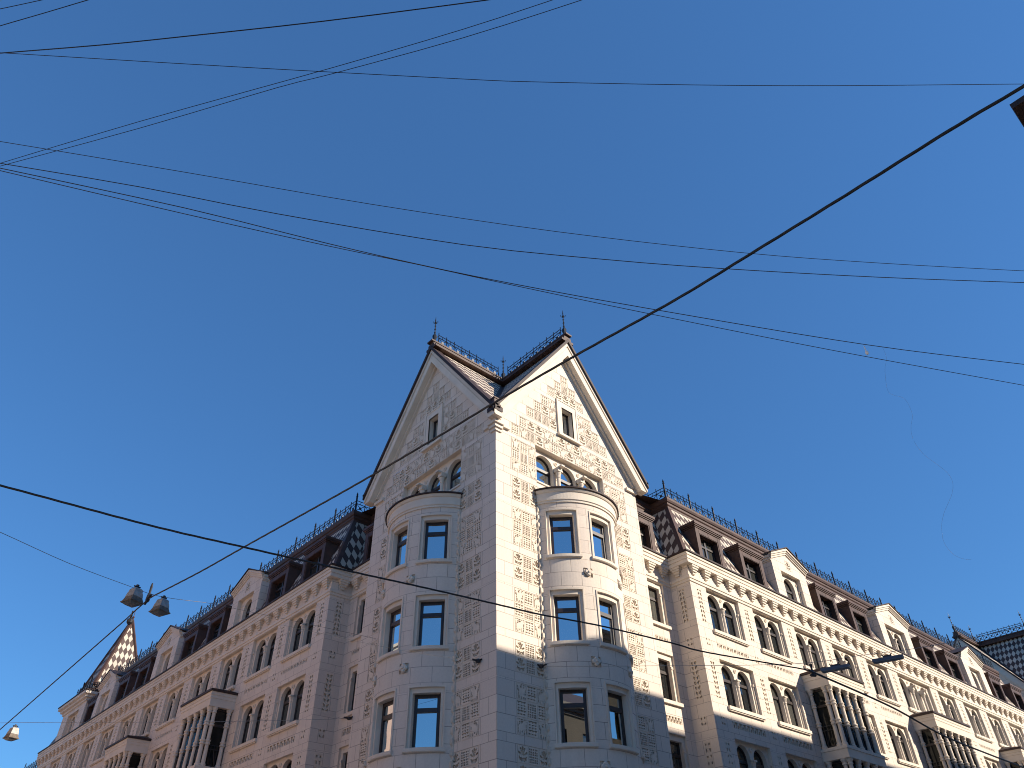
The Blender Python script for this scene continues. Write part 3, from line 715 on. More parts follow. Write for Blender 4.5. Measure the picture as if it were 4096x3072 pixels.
def wing(side):
    if side == 'R':
        wins = [(14.05 + 4.115 * i, 2.8, 2) for i in range(5)] + [(34.66, 4.76, 3)] + [(40.64 + 4.19 * i, 2.8, 2) for i in range(5)]
        ori = [(21.7, 25.55), (34.4, 39.65), (48.5, 52.4)]
        stone_d = [(23.65, 3.8, 1), (37.0, 4.7, 2), (50.45, 4.0, 1)]
        brown = [15.42, 19.5, 27.75, 31.9, 42.05, 46.3, 54.6, 59.2]
    else:
        wins = [(14.05 + 4.1 * i, 2.8, 2) for i in range(12)]
        ori = [(21.7, 25.55), (33.9, 37.75), (46.3, 50.15)]
        stone_d = [(23.6, 3.8, 1), (35.8, 3.85, 1), (48.1, 3.85, 1)]
        brown = [15.4, 19.45, 27.7, 31.75, 39.95, 44.0, 51.2]
    E = WING_S1
    holes = []; rel = {'leaf_relief': [], 'wave_relief': [], 'flower_relief': []}
    inor = lambda s, w, dz=0: any(a - .35 < s + w and s < b + .35 for a, b in ori)
    for r, zt in enumerate(ROWS):
        for i, (s, w, n) in enumerate(wins):
            if r and inor(s, w): continue
            holes.append((s, s + w, zt - 2.15, zt))
            t = arch_window_tpl(side, w, 2.15, n, .53 if n == 2 else .56, 1.33 if n == 2 else 1.58, .18, 2.02, n == 3)
            place_window(t, side, s, zt - 2.15)
        gaps = [13.41] + [(a[0] + a[1] + b[0]) / 2 for a, b in zip(wins, wins[1:])]
        for g in gaps:
            if not (r and inor(g - .2, .4)) : rel['leaf_relief'].append((g - .18, g + .18, zt - 1.98, zt - .18, 'UVS'[r]))
            if r < 2 and not inor(g - .2, .4): rel['flower_relief'].append((g - .15, g + .15, zt - 3.06, zt - 2.7, 'Q'))
        if r < 2:
            for s, w, n in wins:
                if not inor(s, w): rel['wave_relief'].append((s + .05, s + 2.72, zt - 3.02, zt - 2.77, 'W') if r == 0 else (s + .05, s + 2.72, zt - 3.08, zt - 2.77, 'X'))
    for nm, L in rel.items():
        cache = {}
        for a, b, c, d, k in L:
            kk = (k, round(b - a, 3), round(d - c, 3))
            if kk not in cache: m = MB(); relief(m, BM[k], 0, b - a, 0, d - c, flat(0)); cache[kk] = m.mesh(nm, M['carved'], side)
            holes.append((a, b, c, d)); link(nm, cache[kk], BLD, mp(side, (a, 0, c)))
    for a, b in ori: holes.append((a + .3, b - .3, 6.6, 14.2))
    w = MB(); grid(w, [WING_S0, E], 0, 18.6, holes, lambda u, z: (u, 0, z)); w.build('wing_wall', M['wall'], BLD, side)
    w = MB(); w.poly([(E, 0, 0), (E, -9, 0), (E, -9, 18.6), (E, 0, 18.6)]); w.build('end_wall', M['stone'], BLD, side)
    # short return wall and the recess beside the tower
    rh = []; g = -.6; pt = lambda a, b, h: (WING_S0 - h, a, b)
    m = MB()
    for r, zt in enumerate(ROWS):
        rh.append((g - .18, g + .18, zt - 1.98, zt - .18)); relief(m, BM['UVS'[r]], g - .18, g + .18, zt - 1.98, zt - .18, pt)
        if r < 2: rh.append((g - .15, g + .15, zt - 3.06, zt - 2.7)); relief(m, BM['Q'], g - .15, g + .15, zt - 3.06, zt - 2.7, pt)
    m.build('leaf_relief', M['carved'], BLD, side)
    w = MB(); grid(w, [RD, 0], 0, 18.6, rh, lambda u, z: (WING_S0, u, z)); w.build('return_wall', M['wall'], BLD, side)
    hs = [(9.95, 12.1, zt - 2.15, zt) for zt in ROWS] + [(10.3, 12.0, 14.1, 14.35), (10.3, 12.0, 10.49, 10.8)]
    w = MB(); grid(w, [9.28, WING_S0], 0, 18.6, hs, lambda u, z: (u, RD, z)); w.build('recess_wall', M['wall'], BLD, side)
    m = MB(); relief(m, BM['W'], 10.3, 12.0, 14.1, 14.35, flat(RD)); relief(m, BM['X'], 10.3, 12.0, 10.49, 10.8, flat(RD)); m.build('wave_relief', M['carved'], BLD, side)
    su, fr, gl, si = MB(), MB(), MB(), MB(); W_, a0, a1, ot = 2.15, .3, 1.93, 1.9
    for x0, x1, y0, y1 in ((0, a0, 0, 2.15), (a1, W_, 0, 2.15), (a0, a1, ot, 2.15)): su.poly([(x0, -.1, y0), (x1, -.1, y0), (x1, -.1, y1), (x0, -.1, y1)])
    for x in (0, W_): su.poly([(x, 0, 0), (x, -.1, 0), (x, -.1, 2.15), (x, 0, 2.15)])
    su.poly([(0, 0, 2.15), (W_, 0, 2.15), (W_, -.1, 2.15), (0, -.1, 2.15)])
    for x in (a0, a1): su.poly([(x, -.1, 0), (x, -.33, 0), (x, -.33, ot), (x, -.1, ot)])
    su.poly([(a0, -.1, ot), (a1, -.1, ot), (a1, -.33, ot), (a0, -.33, ot)]); su.poly([(0, 0, 0), (W_, 0, 0), (W_, -.5, 0), (0, -.5, 0)])
    su.box(W_ - .26, W_ - .16, -.1, -.04, 0, 1.5); su.box(W_ - .28, W_ - .14, -.1, -.01, 1.5, 1.62); su.box(.16, .26, -.1, -.04, 0, 1.5)
    for q in ((a0, a0 + .08, 0, ot), (a1 - .08, a1, 0, ot), (a0 + .08, a1 - .08, 0, .08), (a0 + .08, a1 - .08, ot - .08, ot), (a0 + .08, a1 - .08, 1.28, 1.42)): fr.box(q[0], q[1], -.34, -.26, q[2], q[3])
    gl.poly([(a0, -.31, 0), (a1, -.31, 0), (a1, -.31, ot), (a0, -.31, ot)]); si.box(-.06, W_ + .06, -.25, .12, -.15, 0)
    ms = [fr.mesh('window', M['frame'], side)] + [b_.mesh(n_, M[k], side) for n_, b_, k in (('surround', su, 'stone'), ('pane', gl, 'glass'), ('sill', si, 'stone'))]
    for zt in ROWS:
        o = link('window', ms[0], BLD, mp(side, (9.95, RD, zt - 2.15)))
        for me in ms[1:]: link(me.name.split('.')[0], me, o)
    # cornice, corbels, flashing
    path = [(9.28, RD), (WING_S0, RD), (WING_S0, 0), (E, 0)]
    for nm, pr, k in (('string_course', CORN, 'stone'), ('cornice', SLAB, 'stone'), ('cornice_flashing', FLASH, 'copper_dark')):
        c = MB(); c.sweep(path, pr); c.build(nm, M[k], BLD, side)
    ct = corbel_tpl(side)
    for i in range(46 if side == 'R' else 48): link('corbel', ct, BLD, mp(side, (13.15 + 1.035 * i, 0, 0)))
    for s in (10.1, 11.2, 12.2): link('corbel', ct, BLD, mp(side, (s, RD, 0)))
    o = link('corbel', ct, BLD, mp(side, (WING_S0, -.62, 0))); o.rotation_euler.z = -math.pi / 2 if side == 'R' else math.pi / 2
    # mansard slopes with openings behind the dormers
    mh = [(c - 1.12, c + 1.12, MZ0, 20.95) for c in brown] + [(c - w / 2 + .05, c + w / 2 - .05, MZ0, 21.6) for c, w, n in stone_d]
    sl = math.hypot(1, MK); m = MB()
    def slope(us, holes, pt, planes):
        k0 = len(m.v); f0 = len(m.f)
        grid(m, us, MZ0, MZ1, holes, pt, None, planes, courses=False)
    raw = []
    def gridm(us, hs, pt, planes, uo=0.):
        U = sorted(set(us) | set(h[i] for h in hs for i in (0, 1))); Z = sorted(set([MZ0, MZ1] + [h[3] for h in hs]))
        for a, b in zip(Z, Z[1:]):
            for u0, u1 in zip(U, U[1:]):
                um, zm = (u0 + u1) / 2, (a + b) / 2
                if any(h[0] < um < h[1] and h[2] < zm < h[3] for h in hs): continue
                P = clip_poly([(u0, a), (u1, a), (u1, b), (u0, b)], planes)
                if len(P) >= 3: m.poly([pt(u, z) for u, z in P], [(u + uo, (z - MZ0) * sl) for u, z in P])
    c0 = .05 - MK * MZ0
    gridm([WING_S0, E], mh, lambda u, z: (u, -inset(z), z), [(1, -MK, -WING_S0 - c0)])
    gridm([9.28, WING_S0 + 2], [(9.9, 12.1, MZ0, 20.95)], lambda u, z: (u, RD - inset(z), z), [(-1, MK, WING_S0 + c0)])
    gridm([RD - 2, 0], [], lambda u, z: (WING_S0 + inset(z), u, z), [(-1, -MK, -c0), (1, MK, -RD + c0)], .2)
    m.build('mansard_roof', M['tile'], BLD, side)
    h = MB()                      # plain metal strips along the hip and the top
    n = 1
    a, b = (WING_S0 + inset(MZ0), -inset(MZ0), MZ0), (WING_S0 + inset(MZ1), -inset(MZ1), MZ1); e = .016
    h.poly([(a[0] - e, a[1] + e, a[2]), (a[0] + .26, a[1] + e, a[2]), (b[0] + .26, b[1] + e, b[2]), (b[0] - e, b[1] + e, b[2])])
    h.poly([(a[0] - e, a[1] + e, a[2]), (a[0] - e, a[1] - .22, a[2]), (b[0] - e, b[1] - .22, b[2]), (b[0] - e, b[1] + e, b[2])])
    h.build('hip_flashing', M['copper'], BLD, side)
    i1 = inset(MZ1)
    cp = [(9.28, RD - i1), (WING_S0 + i1, RD - i1), (WING_S0 + i1, -i1), (E, -i1)]
    c = MB(); c.sweep(cp, [(-.2, 22.6), (.09, 22.62), (.09, 22.74), (.05, 22.76), (.12, 22.84), (.12, 22.96), (.18, 23.0), (.22, 23.12), (.22, 23.26), (-.4, 23.3)]); c.build('roof_cornice', M['copper'], BLD, side)
    t = MB(); t.poly([(9.28, RD - i1 - .3, 23.29), (WING_S0 + i1, -i1 - .3, 23.29), (E, -i1 - .3, 23.29), (E, -10, 23.29), (9.28, -10, 23.29)]); t.build('flat_roof', M['copper_dark'], BLD, side)
    rl = MB(); x = WING_S0 + i1
    railing(rl, (x, -i1), (1, 0), E - x - .3, 23.28, int((E - x) / .6), .8, 4)
    railing(rl, (x, -i1), (0, -1), 1.2, 23.28, 2, .8, 2); railing(rl, (9.6, RD - i1), (1, 0), x - 9.6, 23.28, 8, .8, 4)
    rl.build('roof_cresting', M['iron'], BLD, side)
    dt = dormer_tpl(side)
    for cc, d in [(q, 0) for q in brown] + [(11.0, RD)]:
        o = link('dormer', dt[0], BLD, mp(side, (cc, d, 0))); link('window_frame', dt[1], o); link('pane', dt[2], o)
    for q in stone_d: stone_dormer(side, *q)
    for a, b in ori: oriel(side, a, b); oriel(side, a, b, -3.56, False)

def pavilion():
    s0, s1, z1 = 52.6, 58.8, 21.1
    b = MB(); grid(b, [s0, s1], 18.6, z1, [(54.2, 57.1, 18.7, 20.7)], lambda u, z: (u, .06, z)); grid(b, [-6, .06], 18.6, z1, [], lambda u, z: (s0, u, z)); grid(b, [-6, .06], 18.6, z1, [], lambda u, z: (s1, u, z))
    root = b.build('pavilion', M['wall'], BLD, 'L')
    c = MB(); c.sweep([(s0, -6), (s0, .06), (s1, .06), (s1, -6)], [(0, z1 - .1), (.12, z1 - .05), (.12, z1 + .1), (.3, z1 + .16), (.3, z1 + .3), (.5, z1 + .4), (.5, z1 + .6), (-.3, z1 + .61)]); c.build('pavilion_cornice', M['stone'], root, 'L')
    r = MB(); r.sweep([(s0, -6), (s0, .06), (s1, .06), (s1, -6)], [(-.2, z1 + .62), (.55, z1 + .62), (.55, z1 + .7), (-.5, z1 + 1.25), (-3, z1 + 1.3)]); r.build('pavilion_roof', M['copper_dark'], root, 'L')
    t = arch_window_tpl('L', 2.9, 2.0, 2, .5, 1.37, .3, 1.87, False); o = link('window_frame', t[0], root, mp('L', (54.2, .06, 18.7)))
    for nm, me, _, _ in t[1]: link({'surround': 'window_surround'}.get(nm, nm), me, root, mp('L', (54.2, .06, 18.7)))
    # steep checkered pyramid
    p, q, d0, d1, zb, za = 52.45, 56.35, -.0, -3.9, 22.3, 29.05; cx, cd = (p + q) / 2, (d0 + d1) / 2
    S = MB(); A = (cx, cd, za); C4 = [(p, d1), (p, d0), (q, d0), (q, d1)]
    for i in range(4):
        a, e = C4[i], C4[(i + 1) % 4]; L = math.hypot(e[0] - a[0], e[1] - a[1]); h = math.hypot(za - zb, L / 2)
        S.poly([(a[0], a[1], zb), (e[0], e[1], zb), A], [(-L / 2 + .2, 0), (L / 2 + .2, 0), (.2, h)])
    S.box(p + .02, q - .02, d1 + .02, d0 - .02, 21.6, zb)
    sp = S.build('spire', M['tile'], BLD, 'L')
    T = MB()
    for c_ in C4: T.bar((c_[0], c_[1], zb), A, .14)
    T.lathe((cx, cd, za - .5), [(.2, 0), (.12, .5), (.05, .6), (.12, .75), (.03, .9), (.02, 1.6)], 6); T.build('spire_flashing', M['copper'], sp, 'L')
    rl = MB(); railing(rl, (s0 - .3, .3), (0, -1), 4, z1 + .7, 6, .7, 3); railing(rl, (s0 - .3, .3), (1, 0), 3.4, z1 + .7, 5, .7, 3); rl.build('pavilion_cresting', M['iron'], root, 'L')

for sd in 'RL':
    tower(sd); wing(sd)
    b = MB(); grid(b, [-TW, 0], 0, 27.85, [], lambda u, z: (TW, u, z), planes=[(RISE, -1, 27.85 + RISE * TC), (-RISE, -1, 27.85 - RISE * TC)]); b.build('tower_side_wall', M['wall'], BLD, sd)
cross_roof()
b = MB()
for r_, a, c in ((.24, 20.64, 20.797), (.15, 20.48, 20.637), (.07, 20.34, 20.477)): b.box(-r_, .3, -r_, .3, a, c)
b.build('corner_kneeler', M['stone'], BLD, 'W')
b = MB(); b.box(-.56, -.16, -.56, -.16, 21.22, 21.32); b.box(-.52, -.2, -.52, -.2, 21.32, 21.58); b.box(-.55, -.17, -.55, -.17, 21.58, 21.65); b.build('rainwater_head', M['copper'], BLD, 'W')
pavilion()
FX = 74.74 - TW
tower('R', FX, False); cross_roof(FX)
b = MB(); gp = [(RISE, -1, 27.85 + RISE * TC), (-RISE, -1, 27.85 - RISE * TC)]
for x in (FX, FX + TW): grid(b, [-TW, 0], 0, 27.85, [], lambda u, z: (x, u, z), planes=gp)
b.build('tower_side_wall', M['wall'], BLD, 'R')
vg = MB(); rake = MB()
for t_, b_, d_ in ((27.95, 27.1, .43), (27.1, 26.93, .14)): rake_band(rake, TC, t_, b_, d_, 5.09, 20.8)
rake_band(vg, TC, ZROOF + .03, 27.96, .53, 5.2, 20)
for mb_, nm, k in ((rake, 'raking_cornice', 'stone'), (vg, 'verge', 'copper_dark')):
    for v in range(len(mb_.v)):
        a_, d_, z_ = mb_.v[v]; mb_.v[v] = (FX - d_, a_, z_)
    mb_.build(nm, M[k], BLD, 'W')
rl = MB(); zr = ZROOF + .4
railing(rl, (FX + .05, TC), (1, 0), 4.3, zr, 8); railing(rl, (FX + 5.05, TC), (1, 0), 4.3, zr, 8); rl.build('ridge_cresting', M['iron'], BLD, 'W')
rc = MB()
for hw, a, c in ((.42, -.124, .016), (.26, .016, .196), (.17, .196, .296), (.22, .296, .396)): rc.box(FX - .5, FX + 9.8, TC - hw, TC + hw, ZROOF + a, ZROOF + c)
rc.build('ridge_cap', M['copper'], BLD, 'W')
finial(FX - .32, TC, zr)
# small iron anchors holding the span wires
for side, s, d, z in (('R', 2.09, 0, 10.68), ('L', .89, 0, 10.66), ('L', 9.33, -.0, 10.5)):
    a = MB(); a.bar((s, d - .05, z), (s, d + .35, z), .035, 6); a.lathe((s, d + .1, z - .06), [(.07, 0), (.09, .06), (.07, .12)], 8); a.bar((s - .12, d + .02, z + .05), (s + .12, d + .02, z + .05), .03)
    a.build('wall_anchor', M['dark_wire'], BLD, side)
# ------------------------------------------------------------------ other buildings round the crossing, some unseen and added for the light
def house(name, label, x0, x1, y0, y1, h, wall, roofm, eave, face, floors=5):
    """plain neighbour with window openings on the face towards the crossing"""
    t = thing(name, label, 'building', (0, 0, 0)); w = MB()
    ax = face in '+x-x' and face[1] == 'x'
    n = int(((y1 - y0) if ax else (x1 - x0)) / 3.2); a0 = y0 if ax else x0
    holes = []
    for f in range(floors):
        zb = 1.2 + f * (h - 1.5) / floors
        for i in range(n): holes.append((a0 + 1 + i * 3.2, a0 + 2.3 + i * 3.2, zb, zb + 2.1))
    fx = x1 if face == '+x' else y1
    pt = (lambda u, z: (fx, u, z)) if ax else (lambda u, z: (u, fx, z))
    rg = (y0, y1) if ax else (x0, x1)
    grid(w, list(rg), 0, h, holes, pt, courses=False)
    C = [(x0, y0), (x1, y0), (x1, y1), (x0, y1)]
    for i in range(4):
        p, q = C[i], C[(i + 1) % 4]
        if ax and p[0] == q[0] == x1 or (not ax and p[1] == q[1] == y1): continue
        w.poly([(p[0], p[1], 0), (q[0], q[1], 0), (q[0], q[1], h), (p[0], p[1], h)])
    w.build('wall', wall, t, 'W')
    g = MB()
    for a, b, z0, z1 in holes:
        P = [pt(a, z0), pt(b, z0), pt(b, z1), pt(a, z1)]
        off = -.2
        P = [(p[0] + off, p[1], p[2]) if ax else (p[0], p[1] + off, p[2]) for p in P]; g.poly(P)
    g.build('window_glazing', M['glass'], t, 'W')
    r = MB(); e = eave
    r.box(x0 - e, x1 + e, y0 - e, y1 + e, h - .02, h + .22); r.box(x0 - e * .55, x1 + e * .55, y0 - e * .55, y1 + e * .55, h - .3, h - .022); r.box(x0 - e * .2, x1 + e * .2, y0 - e * .2, y1 + e * .2, h - .55, h - .302)
    r.build('eaves', M['copper_dark'] if eave > .5 else M['stone'], t, 'W')
    m = MB(); i_ = 4.; R4 = [(x0 - e, y0 - e), (x1 + e, y0 - e), (x1 + e, y1 + e), (x0 - e, y1 + e)]; I4 = [(x0 + i_, y0 + i_), (x1 - i_, y0 + i_), (x1 - i_, y1 - i_), (x0 + i_, y1 - i_)]
    rh = 2.9
    for i in range(4):
        p, q, u, v = R4[i], R4[(i + 1) % 4], I4[(i + 1) % 4], I4[i]; m.poly([(p[0], p[1], h + .22), (q[0], q[1], h + .22), (u[0], u[1], h + rh), (v[0], v[1], h + rh)])
    m.poly([(p[0], p[1], h + rh) for p in I4]); m.build('roof', roofm, t, 'W')
    return t
house('ochre_building', 'ochre building across the street, only its dark eaves corner showing', 4.9, 66., -36., -21.95, SHB, M['ochre'], M['copper_dark'], .75, '+y', 6)
b = MB(); b.box(-1.0, 4.88, -36, -24.6, 0, 26.2); b.build('lantern_shade_block', M['ochre'], bpy.data.objects['ochre_building'], 'W')  # unseen block added to cast shade on the two grey lanterns
house('rose_bounce_building', 'unseen rose building added to bounce pinkish light onto the shaded street face', -34., -19.2, 1.5, 11.9, 18.2, M['rose'], M['slate'], .3, '+x', 4)  # out of view, put here to throw pinkish bounce onto the shaded face
house('brick_bounce_building', 'unseen taller brick-red building added to block sky and bounce warm light', -34., -19.2, 12.1, 70., 23.6, M['brick'], M['slate'], .3, '+x', 6)  # unseen and tall, added to hide more sky and strengthen the warm bounce
house('corner_sky_blocker', 'unseen dark umber house behind the viewer, added to block sky from the shaded face', -36., -20.2, -46., -23.2, 19., M['umber'], M['copper_dark'], .6, '+x', 5)  # added behind the camera to cut skylight on the shaded face
nb = thing('neighbour_building', 'lower building with a blue-grey metal roof beyond the shaded wing', 'building')
w = MB(); w.box(WING_S1 + .02, 96, -12, -.3, 0, 16.4); w.build('wall', M['stone'], nb, 'L')
r = MB(); r.sweep([(WING_S1 + .05, -.3), (96, -.3)], [(-.3, 16.3), (.35, 16.45), (.35, 16.65), (.0, 16.75), (-1.6, 19.3), (-8, 19.4)]); r.build('roof', M['slate'], nb, 'L')
r = MB(); railing(r, (WING_S1 + 1, -1.9), (1, 0), 30, 19.3, 40, .8, 6); r.build('roof_cresting', M['iron'], nb, 'L')

# ------------------------------------------------------------------ ground
g = MB(); g.poly([(-300, -300, 0), (300, -300, 0), (300, 300, 0), (-300, 300, 0)]); o = g.build('ground', M['asphalt'], None, 'W'); o['kind'] = 'structure'
g = MB(); g.sweep([(-3.2, 96), (-3.2, -3.2), (96, -3.2)], [(0, 0.005), (0, .13), (3.3, .135)][::1]); o = g.build('pavement', M['paving'], None, 'W'); o['kind'] = 'structure'
g = MB(); g.box(-19.2, -15.8, 1.5, 70, .004, .13); g.box(4.9, 66, -21.95, -18.6, .004, .13); g.box(-40, -15.8, -60, -18.3, .004, .13); o = g.build('pavement', M['paving'], None, 'W'); o['kind'] = 'structure'

# ------------------------------------------------------------------ overhead wires: (radius, points)
WIRES = {
'A': (0.0228, [[-11.81,13.23,9.0],[-11.52,4.73,9.78],[-11.46,2.78,9.95],[-11.44,2.29,10.02],[-11.41,1.4,10.08],[-11.39,0.7,10.01],[-11.3,-1.75,9.75],[-11.22,-4.13,9.55],[-11.08,-8.48,9.16],[-10.99,-11.1,8.98],[-10.94,-12.58,8.9],[-10.88,-14.26,8.78],[-10.82,-16.04,8.61],[-10.78,-17.13,8.57],[-10.74,-18.46,8.52],[-10.7,-19.56,8.5],[-10.67,-20.27,8.46],[-10.65,-21.12,8.4]]),
'B': (0.0229, [[-17.34,-5.6,8.4],[-16.27,-5.76,8.4],[-13.83,-6.14,8.33],[-12.09,-6.41,8.35],[-9.92,-6.75,8.38],[-8.22,-7.01,8.42],[-6.35,-7.31,8.44],[-5.12,-7.5,8.45],[-3.36,-7.77,8.54],[-0.87,-8.16,8.55],[0.19,-8.32,8.53],[4.03,-8.92,8.74],[4.51,-8.99,8.75]]),
'B2': (0.031, [[4.51,-8.99,8.75],[9.78,-8.87,8.69],[13.88,-8.77,8.42],[18.79,-8.66,8.42],[22.08,-8.58,8.45],[32.75,-8.33,8.4]]),
'W1a': (0.0034, [[-18.63,-14.08,8.6],[-18.45,-14.31,8.58],[-18.11,-14.74,8.6]]),
'W1b': (0.0039, [[-18.58,-13.87,8.6],[-18.41,-14.13,8.6],[-18.13,-14.53,8.62],[-17.87,-14.92,8.61],[-17.69,-15.18,8.6]]),
'W2': (0.0053, [[-18.59,-13.58,8.6],[-18.34,-13.86,8.58],[-17.64,-14.63,8.51],[-17.09,-15.23,8.5],[-16.2,-16.21,8.49],[-15.2,-17.3,8.56],[-14.76,-17.79,8.6]]),
'W3': (0.0036, [[-18.67,-13.19,9.2],[-18.44,-13.38,9.18],[-17.34,-14.3,9.08],[-16.09,-15.33,9.0],[-14.76,-16.44,8.91],[-14.2,-16.9,8.9],[-12.88,-17.99,8.94],[-11.71,-18.96,9.01],[-10.04,-20.35,9.16],[-9.67,-20.65,9.2]]),
'W4': (0.0034, [[-18.14,-12.15,8.8],[-18.04,-12.31,8.8],[-17.08,-13.82,8.82],[-15.86,-15.76,8.73],[-15.13,-16.91,8.73],[-14.66,-17.66,8.78],[-14.5,-17.91,8.8]]),
'W5': (0.0034, [[-18.13,-12.11,8.8],[-18.03,-12.27,8.8],[-17.05,-13.79,8.76],[-16.17,-15.18,8.76],[-15.83,-15.7,8.73],[-15.09,-16.86,8.69],[-14.46,-17.84,8.77],[-14.31,-18.08,8.8]]),
'W6': (0.0043, [[-18.49,-11.68,9.6],[-18.22,-11.85,9.59],[-16.4,-13.02,9.43],[-14.49,-14.25,9.24],[-12.49,-15.53,9.14],[-10.36,-16.89,9.17],[-8.62,-18.01,9.3],[-6.63,-19.29,9.52],[-6.03,-19.67,9.6]]),
'W7': (0.0056, [[-18.38,-11.57,9.4],[-18.11,-11.75,9.36],[-16.75,-12.64,9.21],[-15.34,-13.55,9.0],[-13.43,-14.8,8.8],[-11.93,-15.78,8.81],[-10.56,-16.67,8.89],[-8.63,-17.93,9.07],[-6.67,-19.21,9.31],[-6.08,-19.59,9.4]]),
'W8': (0.0056, [[-18.3,-11.92,9.0],[-18.05,-12.05,8.99],[-16.24,-12.99,8.89],[-14.77,-13.74,8.74],[-13.74,-14.27,8.66],[-12.67,-14.82,8.62],[-10.96,-15.7,8.62],[-7.94,-17.25,8.7],[-5.36,-18.57,8.92],[-4.63,-18.95,9.0]]),
'W9': (0.005, [[-18.28,-12.0,8.9],[-18.02,-12.12,8.89],[-16.21,-12.98,8.81],[-14.74,-13.69,8.76],[-13.69,-14.19,8.76],[-12.58,-14.71,8.75],[-10.78,-15.57,8.74],[-8.09,-16.85,8.77],[-4.87,-18.38,8.88],[-4.11,-18.74,8.9]]),
'W10': (0.0067, [[-16.61,-3.08,8.9],[-15.7,-2.41,9.07],[-14.06,-1.21,9.32],[-12.42,-0.01,9.67],[-11.36,0.77,9.93],[-9.68,1.99,10.6]]),
'W10b': (0.0052, [[-9.68,1.99,10.6],[-7.32,1.74,10.64],[-4.09,1.38,10.66]]),
'W11': (0.0077, [[-11.4,19.68,10.6],[-10.94,19.25,10.6],[-9.15,17.62,10.58],[-6.27,14.99,10.51],[-4.21,13.11,10.48],[-1.61,10.74,10.48],[-0.06,9.33,10.5]]),
'W12': (0.0079, [[2.08,-0.01,10.68],[3.29,-4.08,9.91],[4.22,-7.24,9.31],[4.73,-8.96,9.04],[5.14,-10.33,8.98],[5.53,-11.65,8.89],[5.92,-12.98,8.88],[6.34,-14.4,8.93],[6.69,-15.58,9.0]]),
'Wan': (0.0046, [[-0.0,0.89,10.66],[-3.05,1.48,10.55],[-7.04,2.26,10.66]]),
'hair': (0.001, [[-7.69,-17.38,8.71],[-7.69,-17.37,8.51],[-7.71,-17.29,8.32],[-7.73,-17.22,7.99],[-7.72,-17.26,7.88],[-7.7,-17.35,7.79],[-7.69,-17.38,7.67],[-7.69,-17.37,7.48],[-7.71,-17.31,7.34],[-7.72,-17.27,7.2],[-7.72,-17.27,7.03],[-7.71,-17.31,6.86],[-7.69,-17.4,6.67],[-7.67,-17.46,6.53],[-7.67,-17.47,6.39],[-7.68,-17.42,6.26],[-7.7,-17.34,6.15],[-7.72,-17.23,6.01],[-7.74,-17.16,5.86],[-7.75,-17.12,5.67],[-7.74,-17.16,5.51],[-7.72,-17.23,5.43],[-7.71,-17.31,5.39]]),
}
LBL = {
'A': ('thick twisted black power cable climbing steeply across the whole picture in front of the gable', 'power_cable'),
'B': ('black cable from the sky beside the lanterns across both round bays', 'power_cable'),
'B2': ('black feeder cable sagging past the columned oriels of the sunlit wing', 'power_cable'),
'W1a': ('short thin wire cutting the very top corner of the sky, uppermost of two', 'span_wire'),
'W1b': ('short thin wire just below another one in the top corner of the sky', 'span_wire'),
'W2': ('dark wire slanting gently up to the top edge of the sky', 'span_wire'),
'W3': ('long nearly level thin wire high across the whole sky', 'span_wire'),
'W4': ('upper wire of the steep close pair climbing through the blue sky', 'span_wire'),
'W5': ('lower wire of the steep close pair climbing through the blue sky', 'span_wire'),
'W6': ('topmost of the four wires fanning out and falling across mid sky', 'span_wire'),
'W7': ('second wire of the four fanning out and falling across mid sky', 'span_wire'),
'W8': ('third wire of the fan, with a small white insulator hung under it', 'span_wire'),
'W9': ('lowest wire of the fan falling across mid sky, nearest the gable tips', 'span_wire'),
'W10': ('thin wire carrying the two grey lanterns above the shaded wing', 'span_wire'),
'W10b': ('hair-thin wire running on from the lanterns to the shaded bay wall', 'span_wire'),
'W11': ('thin sunlit wire stretched level across the shaded wing windows', 'span_wire'),
'W12': ('thin wire from the sunlit tower carrying two flat street luminaires', 'span_wire'),
'Wan': ('faint wire anchored to the shaded tower face near its corner', 'span_wire'),
'hair': ('loose curly wire dangling in the open sky over the sunlit wing', 'loose_wire')}
EXT = {'A': (8, 3), 'B': (3, 0), 'B2': (0, 20), 'W10': (3, 0), 'W10b': (0, 0), 'W11': (8, 0), 'W12': (0, 6), 'Wan': (0, 0), 'hair': (0, 0)}
